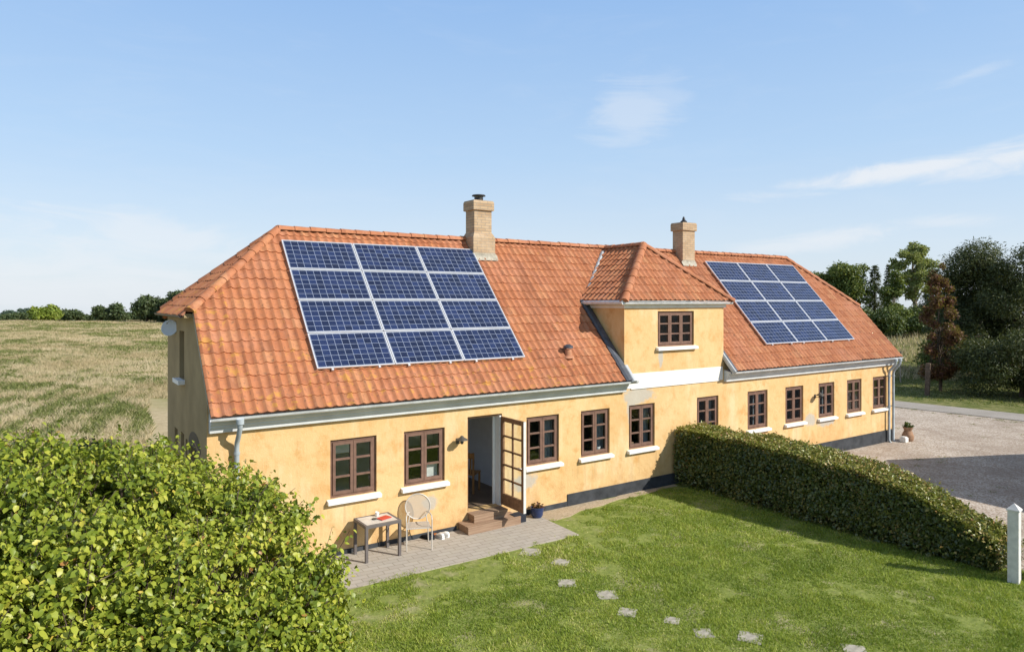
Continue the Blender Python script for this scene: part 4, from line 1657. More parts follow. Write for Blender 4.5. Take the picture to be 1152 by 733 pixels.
def blobs_in(cx, cy, cz, rx, ry, rz, n, rs, seed):
    r_ = np.random.default_rng(seed)
    out = []
    for k in range(n):
        d = r_.normal(0, 1, 3)
        d /= np.linalg.norm(d)
        q = r_.random() ** 0.45 * 0.86
        s = rs * r_.uniform(.65, 1.25)
        out.append((cx + d[0] * rx * q, cy + d[1] * ry * q, cz + d[2] * rz * q, s, s, s * .72))
    return out


def tree(name, x, y, h, rx, rz, n_blob, rs, n_leaf, leaf, mat, lab, cat='tree', bark='bark', group=None, trunk_h=None, lean=0.0, seed=1, rtr=None, zc=None, shell=.5, ratio=.6, clear=0.0, taper=False):
    z0 = float(zg(x, y)) - .1
    root = empty(name, (x, y, z0), 0, lab, cat, group)
    zc = h - rz if zc is None else zc
    bl = blobs_in(lean, 0, zc, rx, rx, rz, n_blob, rs, seed)
    if taper:
        r_ = np.random.default_rng(seed)
        bl = []
        for k in range(n_blob):
            t = r_.random() ** 1.15
            z = clear + .3 + (h - clear - .5) * t
            rad = rx * (1 - t) ** .7 * (.55 + .45 * min(1, t * 5)) + .12
            a = r_.random() * 6.28
            q = rad * r_.random() ** .5
            sz_ = rs * r_.uniform(.6, 1.1) * (1.1 - .5 * t)
            bl.append((q * cos(a), q * sin(a), z, sz_, sz_, sz_ * .9))
    P, d = crown_points(bl, n_leaf, shell)
    if clear:
        P = P[P[:, 2] > clear]
        d = rng.normal(0, 1, P.shape)
    P[:, 2] = np.maximum(P[:, 2], 0.05)
    n = len(P)
    N = d * .6 + rng.normal(0, .6, (n, 3)) + np.array([0, 0, .45])
    D = d + rng.normal(0, .7, (n, 3))
    leaves('crown', P, N, D, leaf * rng.uniform(.6, 1.4, n), mat, root, ratio)
    rt = rtr or h * .022
    th = zc
    tp = [(0, 0, 0), (lean * .25 + .02 * h * .3, 0, th * .4), (lean * .7, .02 * h, th * .8), (lean, 0, th + rz * .5)]
    rg = np.random.default_rng(seed + 100)
    limbs = []
    for b in sorted(bl, key=lambda q: q[2])[:max(6, n_blob // 2)]:
        t = rg.uniform(.35, .95)
        s = Vector((lean * t, 0, th * t))
        e_ = Vector(b[:3])
        mid = (s + e_) / 2 + Vector((0, 0, .05 * h))
        limbs.append(([s, mid, e_], [rt * .45, rt * .3, rt * .12]))
    tree_parts(root, tp, [rt * 1.25, rt, rt * .7, rt * .2], limbs, bark)
    return root


def bush():
    """large broad-leaved shrub in the near left corner"""
    x0, y0 = at(170, 8.4)
    z0 = float(zg(x0, y0))
    root = empty('shrub', (0, 0, 0), 0, 'large leafy yellow-green shrub filling the near left corner of the lawn', 'shrub')
    # canopy laid out in plan: depth ahead of the camera, lateral offset
    tops = []
    r_ = np.random.default_rng(5)
    spec = [(7.2, -5.6, 3.25, 1.1), (8.4, -5.9, 3.35, 1.0), (7.2, -4.6, 2.95, 1.0), (8.6, -4.7, 3.12, 1.05), (7.4, -3.6, 2.75, 1.0), (8.8, -3.6, 2.95, 1.0), (8.3, -3.0, 2.62, .78), (8.9, -2.85, 2.5, .62),
            (7.9, -2.75, 1.75, .62), (6.6, -5.2, 2.65, .9), (6.4, -4.2, 2.25, .9), (6.5, -3.2, 1.95, .85), (7.2, -2.75, 1.55, .7), (8.8, -2.65, 1.5, .52), (6.0, -4.8, 1.9, .8), (5.9, -3.7, 1.5, .8), (6.1, -2.85, 1.2, .65), (9.6, -5.4, 3.1, 1.0), (9.6, -4.2, 2.9, 1.0), (7.0, -6.8, 3.2, 1.1), (8.8, -2.75, .9, .55), (8.0, -2.8, .8, .6), (7.2, -2.7, .75, .6)]
    spec += [(8.0, -2.75, 1.25, .6), (8.5, -2.6, 1.95, .45), (8.7, -2.6, 1.2, .5), (7.6, -3.2, 2.2, .8), (8.9, -3.1, 2.3, .7), (8.2, -3.4, 1.6, .9), (9.0, -2.9, 1.6, .6)]
    bl = []
    for d_, l_, zt, s in spec:
        if zt > 2.2:                     # the top steps down towards the house
            zt -= float(np.interp(l_, [-5.2, -4.4, -3.4, -2.8], [.05, .18, .30, .26]))
        p = CP[:2] + FW * d_ + RT * l_
        bl.append((p[0], p[1], zt - s * .85, s, s, s * .85))
    B = np.array(bl)
    # sprigs that start on the skin of the clumps
    ns = 17500
    idx = rng.choice(len(B), ns, p=(B[:, 3] ** 2) / (B[:, 3] ** 2).sum())
    d = unit(rng.normal(0, 1, (ns, 3)))
    d[:, 2] = np.where(d[:, 2] < -.35, -d[:, 2], d[:, 2])
    rad = (0.55 + 0.45 * rng.random(ns) ** .6)
    base = B[idx, :3] + d * rad[:, None] * B[idx, 3:6]
    # lumps: pull some regions in so that dark gaps show
    nz = .5 * fnoise(base[:, 0] * 1.6 + 31, base[:, 1] * 1.6 + base[:, 2] * 2.1 + 17, 3) + .5 * fnoise(base[:, 0] * 3.7 + 31, base[:, 1] * 3.7 + base[:, 2] * 4.1 + 17, 13)
    keep = nz > .435
    base, d = base[keep], d[keep]
    ns = len(base)
    tipd = unit(d * .8 + rng.normal(0, .5, (ns, 3)) + np.array([0, 0, .75]))
    k = 9
    t = np.linspace(0.05, 1, k)
    Ls = rng.uniform(.12, .34, ns) + (rng.random(ns) > .985) * rng.uniform(.2, .45, ns) + (rng.random(ns) > .93) * rng.uniform(.1, .35, ns)
    P = base[:, None, :] + tipd[:, None, :] * (Ls[:, None] * t[None])[..., None]
    P[..., 2] -= (t[None] ** 2 * .06)
    az = rng.random((ns, 1)) * 6.28 + np.arange(k)[None] * 2.4
    side = np.stack([np.cos(az), np.sin(az), np.zeros_like(az)], -1)
    D = side * .8 + tipd[:, None, :] * .30 + np.array([0, 0, -.62]) + rng.normal(0, .30, P.shape)
    N = np.array([0, 0, .62]) + d[:, None, :] * .5 + side * .55 + rng.normal(0, .45, P.shape)
    P, D, N = P.reshape(-1, 3), D.reshape(-1, 3), N.reshape(-1, 3)
    P[:, 2] = np.maximum(P[:, 2], z0 + .12)
    n = len(P)
    sz = rng.uniform(.045, .092, n) * np.where(rng.random(n) > .8, .65, 1.0)
    rnd = np.clip(.10 + rng.random(n) * .60 + .35 * (np.repeat(rng.random(ns), k) - .5) + .70 * (fnoise(P[:, 0] * 1.1 + 9, P[:, 1] * 1.1 + P[:, 2], 8) - .5) + (rng.random(n) > .965) * .3, 0, 1)
    fine_leaves('foliage', P, N, D, sz, 'bush_leaf', root, .74, rnd)
    # stems
    m = MB()
    for q in bl:
        bx, by = q[0], q[1]
        for s in range(3):
            ox, oy = r_.normal(0, .25, 2)
            m.tube([(bx * .6 + x0 * .4 + ox, by * .6 + y0 * .4 + oy, z0 - .05), (bx + ox * .6, by + oy * .6, z0 + (q[2] - z0) * .6), (bx + ox, by + oy, q[2] + q[5] * .5)], [.035, .022, .008], 6)
    for s in range(0, ns, 5):
        m.tube([tuple(base[s] - tipd[s] * .25), tuple(base[s] + tipd[s] * Ls[s] * .9)], [.007, .003], 4, caps=False)
    m.obj('stems', 'bark', root)


bush()


def hedge():
    """clipped beech hedge that runs from the house wall towards the gate post"""
    root = empty('beech_hedge', (12.40, -3.9, float(zg(12.40, -3.9))), 0, 'clipped beech hedge running from the house wall to the gate post', 'hedge')
    z0 = -0.0
    y_a, y_b = -0.10, -7.55
    n = 52000

    def dims(y):
        t = (y - y_a) / (y_b - y_a)
        w = .56 + .03 * np.sin(y * 1.3) + .02 * np.sin(y * 3.1 + 2)
        h = np.interp(-np.asarray(y), [0, 2.6, 4.45, 5.4, 6.0, 6.7, 7.3, 7.9], [1.50, 1.47, 1.41, 1.30, 1.17, .92, .70, .50])
        h = h + .02 * np.sin(y * 2.1 + 1) + .02 * np.sin(y * 4.7)
        w = w * (1 - .25 * sstep(-np.asarray(y), 6.0, 7.8))
        return w, h
    y = y_a + (y_b - y_a) * rng.random(n)
    w, h = dims(y)
    face = rng.random(n)
    a = rng.random(n)
    x = np.where(face < .40, -w, np.where(face < .55, w, (2 * a - 1) * w))
    z = np.where(face < .55, a * h, h)
    nx = np.where(face < .40, -1.0, np.where(face < .55, 1.0, 0.0))
    nz_ = np.where(face < .55, 0.12, 1.0)
    # end face towards the gate
    e_ = face > .93
    y[e_] = y_b
    z[e_] = rng.random(e_.sum()) * (h[e_])
    ny = np.where(e_, -1.0, 0.0)
    nx[e_] = 0
    nz_[e_] = .1
    w, h = dims(y)
    z[e_] = rng.random(e_.sum()) * h[e_]
    x = np.clip(x, -w, w)
    N = np.stack([nx, ny, nz_], 1)
    # round the shoulders, ragged skin, lumps
    lump = fnoise(y * 1.6 + 40, z * 2.2 + x * 1.3 + 11, 4) - .5
    dep = rng.exponential(.065, n) - .035 - lump * .16
    dep = np.maximum(dep, -.13 - .2 * sstep(-y, 6.2, 7.4))
    sh = np.clip((z - h + .25) / .25, 0, 1) ** 2 * (face < .55) * .14
    P = np.stack([x, y, z], 1) - N * (dep + sh)[:, None]
    P[:, 0] *= 1 - .16 * sstep(-y, 6.7, 7.6)
    low = np.clip(.35 - z, 0, .35) * (rng.random(n) < .5)
    P[:, 0] += np.where(nx < 0, low * .35, 0)
    gap = (z < .22) & (rng.random(n) < .55)
    P = P[~gap]
    N = N[~gap]
    top = (face[~gap] >= .55) & ~e_[~gap] | (P[:, 2] > h[~gap] - .10)
    P = P - np.array([0, -3.9, 0]) * 0
    n2 = len(P)
    Q = P.copy()
    Q[:, 1] += 3.9
    Nn = N * .7 + rng.normal(0, .55, (n2, 3)) + np.array([0, 0, .35])
    D = N * .5 + rng.normal(0, .6, (n2, 3)) + np.array([0, 0, .3])
    sz = rng.uniform(.045, .10, n2)
    Q[:, 2] += .02
    r1 = np.clip(rng.random(n2) * .75 + .4 * (fnoise(P[:, 1] * 1.3 + 7, P[:, 2] * 2 + 3, 6) - .35), 0, 1)
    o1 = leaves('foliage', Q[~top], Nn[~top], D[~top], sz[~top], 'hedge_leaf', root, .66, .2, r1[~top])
    leaves('clipped_top', Q[top], Nn[top], D[top], sz[top], 'hedge_tip_sunlit', root, .66, .2, r1[top])  # top leaves take the colour with sunlight painted in
    # loose shoots at the gate end and along the top
    ns = 520
    ys = np.concatenate([rng.uniform(-7.8, -6.3, 240), rng.uniform(y_b, y_a, 280)])
    P2, N2, D2 = [], [], []
    for q in range(ns):
        w_, h_ = dims(ys[q])
        if q < 240:
            b = np.array([rng.uniform(-.5, .4), ys[q], rng.uniform(.08, max(.15, float(h_) * .85))])
            d = unit(np.array([[rng.normal(0, .4), -.6 + rng.normal(0, .4), .4]]))[0]
            L = rng.uniform(.12, .42)
        else:
            b = np.array([rng.uniform(-w_, w_) * .95, ys[q], h_ - .03])
            d = unit(np.array([[rng.normal(0, .35), rng.normal(0, .35), 1.0]]))[0]
            L = rng.uniform(.06, .24)
        for t in np.linspace(0, 1, 9):
            P2.append(b + d * L * t + rng.normal(0, .012, 3) + np.array([0, 3.9, 0]))
            N2.append(rng.normal(0, .6, 3) + [0, 0, .7])
            D2.append(d * .5 + rng.normal(0, .7, 3))
    leaves('loose_shoots', np.array(P2), np.array(N2), np.array(D2), rng.uniform(.04, .08, len(P2)), 'hedge_tip_sunlit', root, .66, .2)
    # inner twig mass: dark core with stems
    m = MB()
    yy = np.arange(y_a - .1, y_b + .5, -.16)
    for q in yy:
        for s in range(3):
            xs_ = random.uniform(-.25, .25)
            m.tube([(xs_, q + 3.9, -.05), (xs_ + random.uniform(-.15, .15), q + 3.9 + random.uniform(-.1, .1), .5), (xs_ + random.uniform(-.4, .4), q + 3.9 + random.uniform(-.2, .2), 1.2 * float(np.interp(-q, [0, 4.45, 6.0, 7.3], [1.0, .95, .75, .4])))], [.022, .016, .006], 5, caps=False)
    m.obj('stems', 'bark', root)
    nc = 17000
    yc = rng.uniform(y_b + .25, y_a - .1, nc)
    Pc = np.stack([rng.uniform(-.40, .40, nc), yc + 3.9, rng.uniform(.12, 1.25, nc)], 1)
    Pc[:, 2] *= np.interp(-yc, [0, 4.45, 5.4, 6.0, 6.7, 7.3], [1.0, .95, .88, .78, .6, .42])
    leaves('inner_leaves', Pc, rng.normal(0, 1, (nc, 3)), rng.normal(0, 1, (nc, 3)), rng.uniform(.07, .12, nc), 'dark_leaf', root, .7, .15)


hedge()


# ------------------------------------------------------------------ grass
def blades(name, X, Y, Z, h, w, mat, rnd, bend=.5, kind='stuff', lab=None, cat=None):
    n = len(X)
    a = rng.random(n) * 2 * pi
    s = np.stack([np.cos(a), np.sin(a), 0 * a], 1)
    b = rng.random(n) * 2 * pi
    t = np.stack([np.cos(b) * bend, np.sin(b) * bend, 1 + 0 * b], 1) * rng.uniform(.55, 1.1, n)[:, None]
    P = np.stack([X, Y, Z], 1)
    w_ = (w * rng.uniform(.7, 1.3, n))[:, None]
    V = np.stack([P - s * w_ * .5, P + s * w_ * .5, P + t * h[:, None]], 1).reshape(-1, 3)
    F = np.arange(n * 3).reshape(-1, 3)
    o = np_mesh(name, V, F, mat, None, rnd)
    tag(o, lab, cat, None, kind)
    return o


def lawn_blades():
    n = 620000
    dpt = 5.5 + 17 * rng.random(n) ** 1.2
    u = rng.uniform(220, 1180, n)
    l = (u - 576) / 780.8 * dpt
    X = CP[0] + FW[0] * dpt + RT[0] * l
    Y = CP[1] + FW[1] * dpt + RT[1] * l
    ok = (X > -6) & (X < 12.55) & (Y < -.12) & (Y > -14)
    # ragged patio edge, bare earth along the wall and thin dry spots
    nz = fnoise(X * 2.4 + 70, Y * 2.4 + 70, 2)
    ok &= ~((X < 7.1 + (nz - .5) * .5) & (Y > -1.68 - (nz - .47) * 1.2))
    ok &= ~((X >= 7.0) & (Y > -.26 - (nz - .5) * .9 - .42 * sstep(X, 9.2, 7.2)))
    thin = .55 * fnoise(X * 1.1 + 20, Y * 1.1 + 20, 12) + .45 * fnoise(X * 4.2 + 20, Y * 4.2 + 20, 14)
    near = sstep(Y, -3.4, -1.7) * sstep(X, 9.5, 6.5)
    pr_ = np.clip(1.25 - 2.6 * np.maximum(thin - .63 + .20 * near, 0) * 6, .05, 1)
    ok &= rng.random(n) < pr_
    for sx, sy, s in SLABS:
        ok &= np.maximum(np.abs(X - sx), np.abs(Y - sy)) > s * .50 * (1 + (nz - .5) * 1.2)
    ok &= ~((np.abs(X - 12.4) < .40) & (Y > -7.3))
    X, Y, dpt, nz, thin = X[ok], Y[ok], dpt[ok], nz[ok], thin[ok]
    near2 = sstep(Y, -4.5, -1.7) * sstep(X, 9.5, 6.5)
    tone = fnoise(X * .55 + 3, Y * .55 + 3, 21)
    tone2 = vnoise(X * 5 + 3, Y * 5 + 3, 22)
    clump = vnoise(X * 2.6 + 9, Y * 2.6 + 9, 24)
    h = (.030 + .06 * tone2 * clump * rng.random(len(X)) + .025 * clump) * (1 - .5 * sstep(thin, .5, .62))
    w = .0065 + .0007 * dpt
    rnd = np.clip(.42 + .8 * (tone - .5) + .45 * (tone2 - .5) + rng.normal(0, .20, len(X)) + 1.8 * np.maximum(thin - .57 + .06 * near2, 0) - .12 * sstep(X, 6, 10), 0, 1)
    blades('lawn_grass', X, Y, zg(X, Y), h, w, 'lawn_blade', rnd, .7)


lawn_blades()


def stray_tufts():
    n = 9000
    cl = np.stack([rng.uniform(13.2, 31, 260), rng.uniform(-9, 5, 260)], 1)
    cl[:120, 0] = rng.uniform(13.25, 13.7, 120)
    cl[:120, 1] = rng.uniform(-8, -.3, 120)
    cl[120:190, 0] = 32.3 + rng.normal(0, .25, 70)
    q = rng.integers(0, len(cl), n)
    X = cl[q, 0] + rng.normal(0, .07, n)
    Y = cl[q, 1] + rng.normal(0, .07, n)
    ok = (Y < -.15) | (X > 23.7)
    X, Y = X[ok], Y[ok]
    blades('gravel_weeds', X, Y, zg(X, Y), rng.uniform(.02, .07, len(X)), np.full(len(X), .012), 'weed', rng.random(len(X)), 1.0)


stray_tufts()


def field_grass():
    n = 330000
    dpt = 16 * (172 / 16) ** (rng.random(n) ** .75)
    u = rng.uniform(-40, 260, n)
    l = (u - 576) / 780.8 * dpt
    X = CP[0] + FW[0] * dpt + RT[0] * l
    Y = CP[1] + FW[1] * dpt + RT[1] * l
    ok = (X < -.6 + .14 * np.maximum(Y - 7, 0) + .5 * vnoise(Y * .6, Y * 0, 3) + (Y > 30) * 200) & (Y > 3)
    ok |= (X < 30) & (Y > 26) & (X > -2)
    X, Y, dpt = X[ok], Y[ok], dpt[ok]
    # weeds grow in loose rows and drifts, dry grass between
    rot = .42
    ur = X * cos(rot) - Y * sin(rot)
    vr = X * sin(rot) + Y * cos(rot)
    wx, wy = X + 5 * (vnoise(X * .13, Y * .10, 61) - .5), Y + 7 * (vnoise(X * .11 + 40, Y * .09, 62) - .5)
    drift = fnoise(wx * .17 + 30, wy * .10 + 30, 31) * .38 + fnoise(wx * .55 + 8, wy * .26 + 8, 33) * .37 + fnoise(X * 1.6 + 8, Y * .8 + 8, 35) * .25
    rowp = .5 + .5 * np.sin((X * .96 - Y * .26) * 2 * pi / 1.35 + 2.0 * (vnoise(X * .2, Y * .2, 37) - .5))
    nearrow = sstep(dpt, 60, 28)
    g = drift + .15 * (rowp - .5) * nearrow + rng.normal(0, .06, len(X))
    green = g > .535 - .035 * nearrow
    big = fnoise(X * .7, Y * .7, 41)
    h = np.where(green, .10 + .22 * big, .10 + .30 * big) * rng.uniform(.5, 1.1, len(X)) * (1 + .15 * sstep(dpt, 40, 150))
    w = np.where(green, .05, .02) * (.6 + dpt / 38)
    Z = zg(X, Y) - .06
    r = rng.random(len(X))
    s1 = ~green
    blades('dry_grass', X[s1], Y[s1], Z[s1], h[s1], w[s1], 'straw', np.clip(.5 + 1.1 * (fnoise(X * .25, Y * .25, 44)[s1] - .5) + .3 * (r[s1] - .5), 0, 1), .8)
    blades('field_weeds', X[green], Y[green], Z[green], h[green], w[green], 'weed', r[green], 1.1)


field_grass()


def bank_grass():
    n = 70000
    X = rng.uniform(36, 78, n)
    Y = rng.uniform(-12, 40, n)
    ok = X + .25 * Y > 37.8
    X, Y = X[ok], Y[ok]
    dn = fnoise(X * .35, Y * .35, 52)
    far = (X - 40) * .92 + (Y - 4) * .38
    dry = sstep(far, 3, 9) * (dn > .36)
    h = (.18 + .9 * dn * dry + .1) * rng.uniform(.4, 1.0, len(X))
    s1 = dry > .5
    Z = zg(X, Y) - .06
    r = rng.random(len(X))
    blades('bank_grass', X[s1], Y[s1], Z[s1], h[s1], np.full(s1.sum(), .07), 'straw', r[s1], .5)
    blades('verge_grass', X[~s1], Y[~s1], Z[~s1], h[~s1] * .6, np.full((~s1).sum(), .07), 'weed', r[~s1], .8)


bank_grass()

# ------------------------------------------------------------------ trees on the right
x, y = at(1121, 43.5)
tree('pine_tree', x, y, 9.9, 4.1, 4.9, 64, 1.15, 85000, .19, 'needle', 'huge dark pine tree beyond the road at the right edge', seed=3, zc=4.9, shell=.45, ratio=.30, rtr=.22)
x, y = at(1150, 38)
tree('pine_tree', x, y, 4.6, 3.2, 2.2, 30, .95, 34000, .17, 'needle', 'lower dark bush-like pine in front of the huge pine at the right edge', seed=23, zc=2.0, shell=.45, ratio=.32, rtr=.12)
x, y = at(1058, 40.5)
tree('plum_tree', x, y, 7.6, 1.35, 3.4, 52, .46, 12000, .15, 'red_leaf', 'slender reddish brown plum tree left of the huge pine', seed=5, zc=4.3, shell=.3, rtr=.08, clear=.8, taper=True)
x, y = at(1075, 46)
tree('shrub', x, y, 3.2, 2.3, 1.5, 14, .8, 9000, .17, 'mid_leaf', 'mid green shrub on the bank behind the plum tree', 'shrub', seed=6, zc=1.4)
x, y = at(1030, 74)
tree('birch_tree', x, y, 9.4, 2.5, 3.9, 60, .55, 11500, .24, 'pale_leaf', 'tall airy birch with pale leaves and a light trunk', bark='pale_bark', seed=8, zc=5.9, shell=.35, lean=-.5, rtr=.22, clear=2.4)
x, y = at(1006, 70)
tree('birch_tree', x, y, 6.4, 1.0, 2.6, 18, .5, 4500, .22, 'mid_leaf', 'slim drooping birch between the conifer and the tall airy birch', bark='pale_bark', seed=9, zc=3.8, rtr=.12)
x, y = at(954, 76)
tree('broadleaf_tree', x, y, 7.6, 2.5, 2.9, 30, .95, 13000, .26, 'mid_leaf', 'round dark green tree rising behind the right end of the roof', seed=10, zc=4.8)
x, y = at(925, 78)
tree('broadleaf_tree', x, y, 6.0, 1.6, 2.2, 18, .8, 7000, .26, 'mid_leaf', 'lower green tree peeping over the sloping right hip of the roof', seed=12, zc=3.6)


def spruce(px, dep_, h, r, lab, seed):
    x, y = at(px, dep_)
    z0 = float(zg(x, y)) - .1
    root = empty('spruce_tree', (x, y, z0), 0, lab, 'tree', 'spruces behind the right wing')
    r_ = np.random.default_rng(seed)
    Ps, Ds = [], []
    for z in np.arange(.5, h, .32):
        rad = r * (1 - z / h) ** .85 + .12
        nb = 7
        for k in range(nb):
            a = r_.random() * 6.28
            L = rad * r_.uniform(.6, 1.15)
            m_ = int(14 + 40 * L)
            t = r_.random(m_) ** .7
            off = r_.normal(0, .10, (m_, 3)) * (.5 + L * .5)
            Ps.append(np.stack([np.cos(a) * L * t, np.sin(a) * L * t, z - L * .38 * t ** 1.4 + .06 * L], 1) + off)
            Ds.append(np.tile([np.cos(a), np.sin(a), -.4], (m_, 1)))
    P, D = np.concatenate(Ps), np.concatenate(Ds)
    n = len(P)
    leaves('crown', P, rng.normal(0, .5, (n, 3)) + [0, 0, .8], D + rng.normal(0, .5, (n, 3)), rng.uniform(.14, .3, n), 'needle', root, .35)
    MB().tube([(0, 0, 0), (0, 0, h * .98)], [.16, .02], 8).obj('trunk', 'bark', root, smooth=True)


spruce(984, 78, 6.9, 1.5, 'dark pointed spruce right behind the round green tree', 1)
spruce(1000, 82, 7.0, 1.3, 'dark slender spruce left of the drooping birch', 2)
spruce(1044, 86, 5.6, 1.2, 'small dark spruce seen between the tall birch and the plum tree', 3)

k = 0
for px, dep_, h, rx, m_, lab in ((950, 66, 3.0, 2.2, 'mid_leaf', 'wide green shrub under the round tree behind the roof'),
                                (985, 62, 2.7, 2.0, 'dark_leaf', 'dark shrub at the foot of the pointed spruce'),
                                (1018, 66, 2.3, 2.2, 'mid_leaf', 'green bramble mound at the foot of the tall birch'),
                                (1042, 62, 2.0, 2.0, 'dark_leaf', 'dark bramble mound right of the tall birch'),
                                (1066, 70, 3.6, 2.4, 'mid_leaf', 'green thicket half hidden behind the plum tree'),
                                (1110, 66, 4.5, 3.4, 'mid_leaf', 'green thicket hidden behind the huge pine')):
    x, y = at(px, dep_)
    tree('shrub', x, y, h, rx, h * .5, 14, .75, 6500, .22, m_, lab, 'shrub', seed=60 + k, zc=h * .45, rtr=.06, group='shrubs on the bank beyond the road')
    k += 1

# fence posts by the road
x, y = at(1043, 38.8)
o = MB().box(-.15, .15, -.12, .12, -.2, 1.75).obj('fence_post', 'old_post', bevel=.03)
o.location, o.rotation_euler = (x, y, float(zg(x, y))), (0.03, 0.02, .3)
tag(o, 'thick old wooden post left of the plum tree beside the road', 'post')
x, y = at(1013, 44)
o = MB().tube([(0, 0, -.2), (.02, 0, 1.9)], [.05, .045], 8).obj('fence_post', 'pale_bark')
o.location = (x, y, float(zg(x, y)))
tag(o, 'thin pale post just behind the right house corner', 'post')
xa_, ya_ = at(1043, 38.8)
xb_, yb2 = at(1013, 44)
w = MB()
for z in (.9, 1.4):
    w.tube([(xa_, ya_, float(zg(xa_, ya_)) + z), (xb_, yb2, float(zg(xb_, yb2)) + z)], .012, 5)
tag(w.obj('fence_wire', 'old_post'), 'two strands of wire strung between the old post and the thin pale post', 'wire')

# ------------------------------------------------------------------ far hedgerow and trees on the left
FAR = [(-12, 172, 2.9, 3.4, 'blue_leaf', 'far bluish bush at the left edge of the skyline'),
       (14, 172, 2.8, 2.4, 'blue_leaf', 'far bluish bush second from the left edge of the skyline'),
       (27, 172, 3.3, 2.0, 'blue_leaf', 'far bluish bush third from the left edge of the skyline'),
       (53, 150, 3.6, 3.2, 'lime_leaf', 'rounded yellow-green bush standing on the left skyline'),
       (80, 160, 2.5, 2.6, 'far_leaf', 'low dark bush right of the yellow-green one on the skyline'),
       (124, 155, 4.0, 3.6, 'far_leaf', 'lone spreading dark tree midway along the left skyline'),
       (165, 150, 5.7, 3.8, 'far_leaf', 'large dark tree, first of the clump left of the roof'),
       (184, 150, 6.6, 3.4, 'far_leaf', 'large dark tree, second of the clump left of the roof'),
       (206, 146, 7.6, 3.8, 'far_leaf', 'large dark tree partly hidden by the roof verge'),
       (232, 146, 7.8, 4.6, 'far_leaf', 'large dark tree hidden behind the left hip of the roof')]
for k, (px, dp, h, rx, m_, lab) in enumerate(FAR):
    x, y = at(px, dp)
    tree('skyline_bush' if h < 3.8 else 'skyline_tree', x, y, h, rx, h * .46, 20, rx * .34, 6500, .5, m_, lab, 'bush' if h < 3.8 else 'tree', seed=80 + k, zc=h * .52, rtr=.2, group='trees along the left skyline')
rt_ = empty('field_hedge', (*at(110, 168), .7), 0, 'low dark hedge running along the far edge of the field', 'hedge')
n = 26000
u = rng.uniform(-40, 290, n)
dp = 168 + rng.normal(0, 1.2, n)
l = (u - 576) / 780.8 * dp
hx, hy_ = at(110, 168)
X = CP[0] + FW[0] * dp + RT[0] * l
Y = CP[1] + FW[1] * dp + RT[1] * l
hh = 1.0 + 1.6 * fnoise(u * .05 + 4, u * 0 + 2, 71)
Z = zg(X, Y) + rng.random(n) * hh
P = np.stack([X - hx, Y - hy_, Z - .7], 1)
leaves('foliage', P, rng.normal(0, .7, (n, 3)) + [0, 0, .5], rng.normal(0, 1, (n, 3)), rng.uniform(.3, .6, n), 'far_leaf', rt_, .7)
MB().tube([(*(np.array(at(-40, 168)) - np.array([hx, hy_])), -.6), (*(np.array(at(290, 168)) - np.array([hx, hy_])), -.6)], .3, 6).obj('stems', 'bark', rt_)
x, y = at(112, 20.0)
tree('shrub', x, y, .85, .8, .42, 14, .35, 4500, .09, 'dark_leaf', 'low dark shrub just behind the big near shrub at the field edge', 'shrub', seed=120, zc=.45, rtr=.03)


# ------------------------------------------------------------------ barn beside the yard (outside the frame, throws the shadow on the gravel)
def barn():
    e_ = Vector((.912, -.41, 0)).normalized()
    w_ = Vector((-.41, -.912, 0)).normalized()
    c0 = Vector((22.84, -6.13, -0.2))
    root = empty('barn', c0, 0, 'gabled barn beside the gravel yard, outside the right edge of the photo', 'barn')
    L, Wd, He, Hr = 16, 8, 3.65, 5.15
    P = lambda a, b, z: tuple(e_ * a + w_ * b + Vector((0, 0, z)))
    m = MB()
    m.poly([P(0, 0, 0), P(L, 0, 0), P(L, 0, He), P(0, 0, He)])
    m.poly([P(0, Wd, 0), P(L, Wd, 0), P(L, Wd, He), P(0, Wd, He)])
    for a in (0, L):
        m.poly([P(a, 0, 0), P(a, Wd, 0), P(a, Wd, He), P(a, Wd / 2, Hr), P(a, 0, He)])
    m.obj('wall', 'barn_wall', root)
    r = MB()
    for b0, z0, b1, z1 in ((-.05, He, Wd / 2, Hr), (Wd + .05, He, Wd / 2, Hr)):
        r.poly([P(-.05, b0, z0 + .02), P(L + .05, b0, z0 + .02), P(L + .05, b1, z1 + .03), P(-.05, b1, z1 + .03)])
    ro = r.obj('roof', 'tile', root)
    s = ro.modifiers.new('solid', 'SOLIDIFY')
    s.thickness = .08


barn()

# ------------------------------------------------------------------ light and sky
AZ, EL = R(32), R(34)           # sun: to the right of the front wall's normal
sd = Vector((sin(AZ) * cos(EL), -cos(AZ) * cos(EL), sin(EL)))
sl = bpy.data.lights.new('sun', 'SUN')
sl.energy = 5.0
sl.angle = R(.53)
sl.color = (1.0, .95, .87)
so = bpy.data.objects.new('sun', sl)
link(so)
so.rotation_euler = sd.to_track_quat('Z', 'Y').to_euler()
so.location = (20, -30, 30)

wd = bpy.data.worlds.new('World')
scene.world = wd
wd.use_nodes = True
nt = wd.node_tree
bg = nt.nodes['Background']
sky = nt.nodes.new('ShaderNodeTexSky')
sky.sky_type = 'NISHITA'
sky.sun_disc = False
sky.sun_elevation = EL
sky.sun_rotation = math.atan2(sd.x, sd.y)
sky.altitude = 50
sky.air_density = 1.0
sky.dust_density = 0.8
sky.ozone_density = 1.2
SKY = 0.12
bg.inputs['Strength'].default_value = SKY

T = NT.__new__(NT)
T.t, T.n = nt, nt.nodes
dirv = T.add('ShaderNodeTexCoord').outputs['Generated']
dx, dy, dz = T.sep(dirv)


def dirof(u, v):
    d = np.array([FW[0] + RT[0] * (u - 576) / 780.8, FW[1] + RT[1] * (u - 576) / 780.8, -(v - 338.3) / 780.8])
    return d / np.linalg.norm(d)


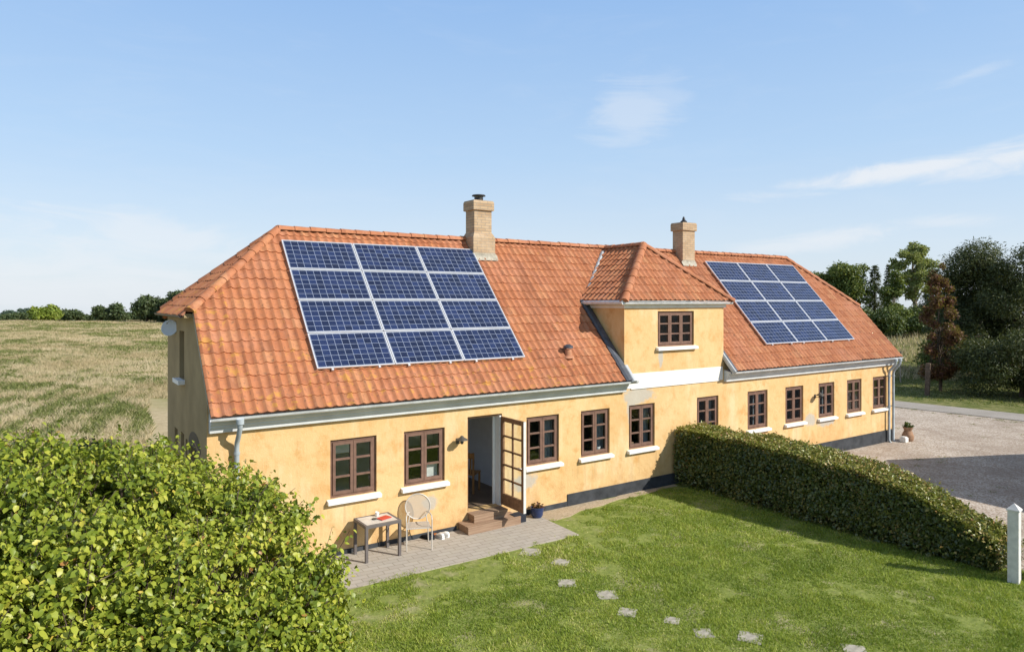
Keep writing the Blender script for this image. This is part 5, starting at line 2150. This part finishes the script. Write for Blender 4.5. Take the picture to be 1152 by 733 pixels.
# thin high cloud: wisps at fixed bearings in the sky, broken up by noise in direction space
wisp = T.noise(T.scalev(dirv, (3.0, 3.0, 14.0)), 2.2, 7, .62, dist=.8)
puff = T.noise(dirv, 9.0, 6, .6)
cloud = None
for (u_, v_, w_, h_, tilt, amt) in ((712, 130, .055, .050, .25, .36), (745, 108, .05, .03, .0, .2), (1035, 188, .16, .013, .10, .85), (940, 268, .10, .013, .06, .6), (1090, 85, .05, .01, .2, .3), (170, 262, .17, .03, -.14, .5), (60, 330, .30, .06, 0, .50), (1150, 174, .10, .018, .16, .8), (870, 278, .09, .012, .1, .5), (1060, 250, .06, .01, .0, .4), (250, 290, .14, .02, -.1, .35)):
    c0 = dirof(u_, v_)
    h_ax = np.cross(c0, [0, 0, 1.0])
    h_ax /= np.linalg.norm(h_ax)
    v_ax = np.cross(h_ax, c0)
    ha = h_ax * cos(tilt) + v_ax * sin(tilt)
    va = -h_ax * sin(tilt) + v_ax * cos(tilt)

    def dot(ax, c0=c0):
        q = T.add('ShaderNodeVectorMath', operation='DOT_PRODUCT')
        sb = T.add('ShaderNodeVectorMath', operation='SUBTRACT')
        T.link(dirv, sb.inputs[0])
        sb.inputs[1].default_value = tuple(c0)
        T.link(sb.outputs[0], q.inputs[0])
        q.inputs[1].default_value = tuple(ax)
        return q.outputs['Value']
    a_ = T.math('DIVIDE', dot(ha), w_)
    b_ = T.math('DIVIDE', dot(va), h_)
    d_ = T.math('SQRT', T.math('ADD', T.math('MULTIPLY', a_, a_), T.math('MULTIPLY', b_, b_)))
    d_ = T.math('ADD', d_, T.math('MULTIPLY', T.math('SUBTRACT', wisp, .5), 3.0))
    d_ = T.math('ADD', d_, T.math('MULTIPLY', T.math('SUBTRACT', puff, .5), 1.2))
    mk = T.math('MULTIPLY', T.mask(d_, 1.25, .1), amt)
    cloud = mk if cloud is None else T.math('MAXIMUM', cloud, mk)
veil = T.math('MULTIPLY', T.mask(wisp, .45, .8), .07)
cloud = T.math('MAXIMUM', cloud, veil)
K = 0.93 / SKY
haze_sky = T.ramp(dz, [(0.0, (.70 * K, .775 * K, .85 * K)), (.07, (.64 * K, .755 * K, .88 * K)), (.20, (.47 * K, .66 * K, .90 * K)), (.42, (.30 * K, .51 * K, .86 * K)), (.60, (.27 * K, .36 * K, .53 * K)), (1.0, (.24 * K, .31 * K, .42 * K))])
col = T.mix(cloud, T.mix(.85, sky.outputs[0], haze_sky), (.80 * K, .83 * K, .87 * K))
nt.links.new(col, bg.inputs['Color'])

vs = scene.view_settings
vs.view_transform = 'Standard'
vs.look = 'None'
vs.exposure = 0.20
vs.gamma = 1.0
vs.use_curve_mapping = False
scene.render.film_transparent = False
scene.cycles.max_bounces = 8
scene.cycles.transparent_max_bounces = 16
